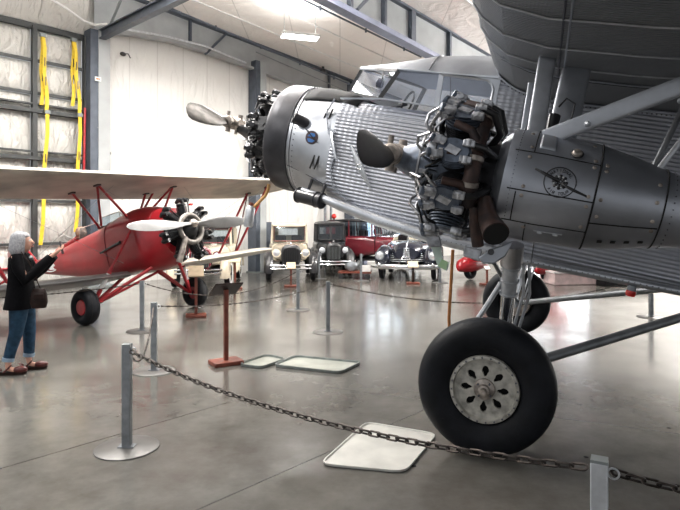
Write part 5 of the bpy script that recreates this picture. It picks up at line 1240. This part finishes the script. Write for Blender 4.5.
chain(P0,PR,.08,'dark barrier chain leaving the bottom right post to the right edge',.054,r=.0055)
chain(P1,P2,.30,'barrier chain drooping between the two nearest left posts',.07,True)
chain(P2,P4,.10,'barrier chain from the second left post to the post in the middle',.06,True)
chain(P3,P5,.30,'barrier chain under the red biplane towards the cream sedan',.06,True)
chain(P3,PL,.16,'barrier chain at the left edge behind the woman and the biplane wheel',.06,True)
chain(P4,P9,.38,'long barrier chain low across the floor before the dark rounded car',.06,True)
chain(P5,P7,.12,'far barrier chain from the cream sedan post to the right',.06,True)
def sign(px,py,label,hz,bw,bh,board,rz,post=None,tilt=35,stand=True):
    x,y=gx(px,py); o=thing('sign_stand',label,'sign',(x,y,0),(0,0,rz),'sign stands on wooden posts')
    MB().box((0,0,.025),(.36,.26,.05)).build('base_board',MT['wood'],o,bevel=.008)
    MB().box((0,0,hz/2+.03),(.05,.05,hz)).build('sign_post',post or MT['wood'],o,bevel=.004)
    Rm_=Euler((R(tilt),0,0)).to_matrix(); MB().box((0,0,hz+.04),(bw,bh,.018),Rm_).build('sign_board',board,o,bevel=.003)
    if stand: MB().box(V((0,0,hz+.04))+Rm_@V((0,0,.011)),(bw*.88,bh*.86,.006),Rm_).build('sign_sheet',MT['white'] if board!=MT['tan'] else MT['tan'],o)
sign(196,317,'tan sign board on a wooden post in front of the red biplane',.78,.27,.30,MT['tan'],.25)
sign(226,364,'dark backed sign board on a tall red-brown post in the middle left',.86,.34,.30,MT['brown'],-2.6,tilt=30)
sign(235,289,'small tan sign on a short wooden post right of the biplane wheel',.72,.26,.26,MT['tan'],.2)
sign(291,287,'small tan sign on a post in front of the cream sedan',.52,.24,.26,MT['tan'],.1)
sign(413,284,'small tan sign on a stand in front of the dark rounded car',.50,.28,.26,MT['tan'],.0,post=MT['brown'])
sign(487,285,'small wooden sign stand far behind the landing gear',.42,.16,.16,MT['wood'],.1)
# trays on the floor
def tray(name,label,quad,h,rim,m=None):
    q=[gnd(*a) for a in quad]; c=sum(q,V())/4; o=thing(name,label,'tray',(c.x,c.y,0)); q=[V((p.x-c.x,p.y-c.y,0)) for p in q]
    # rounded outline
    def outline(k,z):
        out=[]
        for i in range(4):
            a,b_,d=q[i-1],q[i],q[(i+1)%4]; r=.09
            u=(a-b_).normalized()*r; w_=(d-b_).normalized()*r
            for t in (0,.33,.66,1): out.append((b_+u*(1-t)**2+w_*t**2)*k+V((0,0,z)))
        return out
    MB().loft([outline(1,0.004),outline(1.0,.010)]).build('tray_floor',m or MT['tray'],o)
    MB().loft([outline(1,.004),outline(1.012,h),outline(.985,h),outline(.975,.010)],close=True).build('tray_rim',rim,o,smooth=40)
    return o
tray('drip_tray','large white enamel tray lying on the floor under the near engine, beside the big tyre',[(320,466),(405,474),(437,436),(366,424)],.022,MT['tray'])
tray('drip_tray','flat white drip tray with a grey rim, right one of two in mid floor',[(273,367),(340,374.5),(362,364),(295,357.5)],.035,MT['trayd'],MT['tray2'])
tray('drip_tray','small white drip tray with a grey rim, left one of two in mid floor',[(238,366),(261,369.5),(286,360.5),(266,356.5)],.035,MT['trayd'],MT['tray2'])
for i,(px,py) in enumerate(((586,457),(669,428),(414,466))):
    p=gnd(px,py); o=MB().lathe([(0,0),(0,.018),(.004,.012),(.005,0)],(0,0,0),(0,0,1),10).build('floor_anchor',MT['blackm']); o.location=(p.x,p.y,0.0); tag(o,('small dark anchor stud in the floor behind the bottom right post','small dark anchor stud in the floor at the far right','small dark anchor stud in the floor beside the white tray')[i],'stud')

# ================================================================ PERSON
pxy=V((-3.61,6.35,0)); PRZ=R(14)
pe=thing('person','person with silver hair, black coat and cuffed jeans holding up a phone','person',pxy,(0,0,PRZ))
def skinmesh(name,verts,edges,radii,m,parent,sub=2,root=0):
    me=bpy.data.meshes.new(name); me.from_pydata(verts,edges,[]); me.materials.append(m)
    o=bpy.data.objects.new(name,me); COL.objects.link(o); o.parent=parent
    mod=o.modifiers.new('skin','SKIN'); mod.use_smooth_shade=True
    sv=me.skin_vertices[0].data if me.skin_vertices else None
    if sv is None:
        bm=bmesh.new(); bm.from_mesh(me); bm.verts.layers.skin.verify(); bm.to_mesh(me); bm.free(); sv=me.skin_vertices[0].data
    for i,r in enumerate(radii): sv[i].radius=(r,r) if not isinstance(r,tuple) else r; sv[i].use_root=(i==root)
    s=o.modifiers.new('sub','SUBSURF'); s.levels=sub; s.render_levels=sub
    return o
vs=[(0,0,.90),(0,0,1.12),(-.02,0,1.33),(-.02,0,1.40),(-.01,0,1.46),          # 0-4 pelvis..neck
    (.0,.09,.86),(.055,.10,.48),(.05,.10,.10),                                 # far leg 5-7
    (.0,-.09,.86),(-.03,-.11,.48),(-.12,-.11,.10),                              # near leg 8-10
    (-.02,.16,1.36),(.10,.17,1.13),(.30,.09,1.36),(.37,.06,1.42),                # far arm 11-14
    (-.02,-.16,1.36),(.10,-.19,1.12),(.30,-.06,1.35),(.37,-.03,1.41)]          # near arm 15-18
ed=[(0,1),(1,2),(2,3),(3,4),(0,5),(5,6),(6,7),(0,8),(8,9),(9,10),(2,11),(11,12),(12,13),(13,14),(2,15),(15,16),(16,17),(17,18)]
ra=[.12,.11,.12,.06,.05,.085,.055,.036,.085,.055,.036,.05,.042,.028,.026,.05,.042,.028,.026]
# feet
k=len(vs)
for s_,x,y in ((1,.05,.10),(-1,-.12,-.11)):
    b_=len(vs); vs+=[(x+.02,y,.065),(x+.12,y,.045),(x+.17,y,.04)]; ed+=[(7 if s_>0 else 10,b_),(b_,b_+1),(b_+1,b_+2)]; ra+=[.034,.032,.022]
# hands and fingers curled round the phone
for hidx,y0,sg_ in ((14,.06,1),(18,-.03,-1)):
    h=V(vs[hidx]); b_=len(vs); palm=h+V((.045,-sg_*.005,.035)); vs.append(tuple(palm)); ed.append((hidx,b_)); ra.append((.024,.018))
    for f_ in range(4):
        q=palm+V((.018-.006*abs(f_-1.5),(-.012+.008*f_)*sg_*-1,.018+.010*f_-.01)); r1=q+V((.024,-sg_*.010,.012+.002*f_)); r2=r1+V((-.006,-sg_*.020,.010))
        c=len(vs); vs+=[tuple(q),tuple(r1),tuple(r2)]; ed+=[(b_,c),(c,c+1),(c+1,c+2)]; ra+=[.009,.008,.0065]
    c=len(vs); vs+=[tuple(palm+V((-.012,-sg_*.018,.018))),tuple(palm+V((-.010,-sg_*.026,.045)))]; ed+=[(b_,c),(c,c+1)]; ra+=[.010,.008]
pe.scale=(.95,.95,.95)
body=skinmesh('body',vs,ed,ra,MT['skin'],pe,1)
# head with face
HC=V((.015,0,1.545)); hrot=Euler((0,R(-8),0)).to_matrix()
mb=MB(); rings=[]
for i in range(13):
    z=-1+2*i/12; zz=z*.118; rr=math.sqrt(max(.02,1-z*z))
    rings.append([HC+hrot@V(((.092 if cos(a)>0 else .10)*rr*cos(a)*(1 if z>-.4 else .92)+(.012 if z<-.2 else 0),.074*rr*sin(a)*(1 if z>-.2 else .88),zz)) for a in [2*pi*j/20 for j in range(20)]])
mb.loft(rings); hd=mb.build('head',MT['skin'],pe,smooth=80)
mb=MB(); mb.loft([[HC+hrot@V((x,y*w_,z)) for y in (-1,1)]+[HC+hrot@V((x-.02,w_*1.3,z)),HC+hrot@V((x-.02,-w_*1.3,z))] for x,w_,z in ((.094,.006,.03),(.112,.010,-.005),(.122,.014,-.024),(.098,.012,-.036))]); mb.build('nose',MT['skin'],hd,smooth=80)
for s_ in (-1,1):
    mb=MB(); mb.ell(HC+hrot@V((.080,s_*.031,.012)),(.012,.013,.010),10,6); mb.build('eye',MT['white'],hd)
    mb=MB(); mb.ell(HC+hrot@V((.090,s_*.031,.012)),(.004,.005,.005),8,5); mb.build('pupil',MT['dark'],hd)
    mb=MB(); mb.tube([HC+hrot@V((.088,s_*.014,.034)),HC+hrot@V((.084,s_*.044,.034))],.004,5); mb.build('eyebrow',MT['hair'],hd)
    mb=MB(); mb.ell(HC+hrot@V((.0,s_*.074,-.005)),(.016,.008,.028),10,6); mb.build('ear',MT['skin'],hd)
mb=MB(); mb.tube([HC+hrot@V((.088,-.024,-.062)),HC+hrot@V((.103,0,-.060)),HC+hrot@V((.088,.024,-.062))],[.004,.008,.004],6); mb.build('lips',mat('lips',(.45,.16,.13),.5),hd)
# hair: bob covering crown, sides and nape
mb=MB(); rings=[]
for i in range(11):
    t=i/10; z=.135-.30*t; a0=R(42+ (18*t if t<.6 else 12)); rr=[.03,.080,.098,.106,.110,.112,.115,.118,.112,.095,.065][i]
    rings.append([HC+V((-.030+rr*cos(a)*1.05,rr*sin(a)*.92,z+.006*sin(a*9))) for a in [a0+(2*pi-2*a0)*j/26 for j in range(27)]]+[HC+V((-.045+rr*.62*cos(a),rr*.6*sin(a),z)) for a in [a0+(2*pi-2*a0)*j/26 for j in range(26,-1,-1)]])
mb.loft(rings); mb.build('hair',MT['hair'],pe,smooth=80)
mb=MB(); mb.ell(HC+V((-.025,0,.080)),(.100,.088,.050),20,8); mb.build('hair_crown',MT['hair'],pe)
# coat
def osec(x,y,z,a,b_,n=22): return [V((x+a*cos(2*pi*j/n),y+b_*sin(2*pi*j/n),z)) for j in range(n)]
mb=MB(); mb.loft([osec(-.02,0,1.425,.055,.06),osec(-.02,0,1.40,.085,.13),osec(-.02,0,1.36,.115,.185),osec(-.015,0,1.27,.125,.195),osec(-.01,0,1.12,.13,.185),osec(-.005,0,.98,.15,.20),osec(-.01,0,.84,.165,.215),osec(-.02,0,.765,.17,.22)]); ct=mb.build('coat',MT['coatm'],pe,smooth=80)
for s_,pts in ((1,[(-.02,.14,1.375),(.04,.20,1.25),(.10,.19,1.13),(.19,.15,1.22),(.33,.09,1.375)]),(-1,[(-.02,-.14,1.375),(.03,-.21,1.24),(.09,-.215,1.11),(.19,-.15,1.21),(.33,-.06,1.365)])):
    mb=MB(); mb.tube(pts,[.070,.068,.068,.062,.052],16); mb.build('sleeve',MT['coatm'],pe,smooth=80)
mb=MB(); mb.ell((.10,0,1.36),(.03,.05,.03),10,6); mb.build('scarf',MT['grey'],pe)
# jeans
mb=MB(); mb.loft([osec(.0,0,.97,.115,.165),osec(.0,0,.86,.125,.175),osec(.0,0,.80,.125,.18)]); jn=mb.build('jeans_seat',MT['jean'],pe,smooth=80)
for y,pts in ((.10,[(.0,.09,.86),(.03,.10,.66),(.055,.10,.48),(.055,.10,.30),(.052,.10,.17)]),(-.11,[(.0,-.09,.86),(-.01,-.10,.66),(-.03,-.11,.48),(-.08,-.11,.30),(-.11,-.11,.17)])):
    mb=MB(); mb.tube(pts,[.115,.095,.074,.064,.058],16); jl=mb.build('jeans_leg',MT['jean'],pe,smooth=80)
    e=V(pts[-1]); mb=MB(); mb.tube([e+V((.003,0,.035)),e+V((-.003,0,-.008))],.064,16); mb.build('jeans_cuff',MT['cuff'],jl,smooth=60)
# clogs
for x,y in ((.05,.10),(-.12,-.11)):
    mb=MB(); sh=lambda z,k:[V((x+.055+.155*k*cos(a),y+(.048 if cos(a)>-.2 else .038)*k*sin(a),z)) for a in [2*pi*j/20 for j in range(20)]]
    mb.loft([sh(.0,.94),sh(.02,1.0),sh(.035,1.0)]); so=mb.build('clog_sole',MT['brown'],pe,smooth=50)
    mb=MB(); mb.ell((x+.135,y,.055),(.082,.050,.042),16,8); mb.build('toe_cap',MT['shoe'],so)
    mb=MB(); mb.tube([(x-.07,y-.03,.05),(x-.10,y,.075),(x-.07,y+.03,.05)],.014,6); mb.build('heel_counter',MT['shoe'],so)
    mb=MB(); mb.tube([(x-.03,y-.046,.04),(x+.03,y-.036,.095),(x+.035,y,.108),(x+.03,y+.036,.095),(x-.03,y+.046,.04)],.011,6); mb.build('ankle_strap',MT['shoe'],so)
# phone and bag
Rz=M.Rotation(PRZ,3,'Z')
pl=pxy+Rz@V((.412,.014,1.405)); ph=thing('phone','dark phone held up in the hands of the person','phone',pl,(0,R(-12),PRZ))
MB().box((0,0,0),(.009,.075,.15)).build('phone_body',MT['black'],ph,bevel=.002); MB().box((-.0055,0,0),(.001,.068,.138)).build('phone_screen',emis('phone_glow',(.3,.35,.4),.4),ph)
bl_=pxy+Rz@V((.22,-.16,.84)); bg_=thing('shoulder_bag','small dark brown bag hanging at the hip of the person','bag',bl_,(0,0,PRZ+.2))
MB().loft([osec(0,0,-.10,.07,.035),osec(0,0,-.04,.09,.05),osec(0,0,.06,.08,.045),osec(0,0,.12,.06,.02)]).build('bag_body',MT['brown'],bg_,smooth=70)
MB().tube([(.02,.0,.10),(-.04,-.01,.26),(-.10,.0,.42),(-.18,.05,.53)],.006,6).build('bag_strap',MT['brown'],bg_)
MB().box((.0,-.05,.03),(.10,.012,.07)).build('bag_flap',MT['brown'],bg_,bevel=.006)
# ---------------------------------------------------------------- camera, world, view
cd=bpy.data.cameras.new('camera'); cam=bpy.data.objects.new('camera',cd); COL.objects.link(cam)
cam.location=(0,0,CH); cam.rotation_euler=(R(90),0,0)
cd.sensor_width=36; cd.lens=36*FPX/680; cd.shift_x=0; cd.shift_y=-(255-PY)/680.0
cd.clip_start=.05; cd.clip_end=200
S.camera=cam
w=bpy.data.worlds.new('world'); S.world=w; w.use_nodes=True
bg=w.node_tree.nodes['Background']; bg.inputs[0].default_value=(.93,.96,1,1); bg.inputs[1].default_value=.58
S.view_settings.view_transform='Standard'; S.view_settings.look='None'; S.view_settings.exposure=0.2; S.view_settings.gamma=1
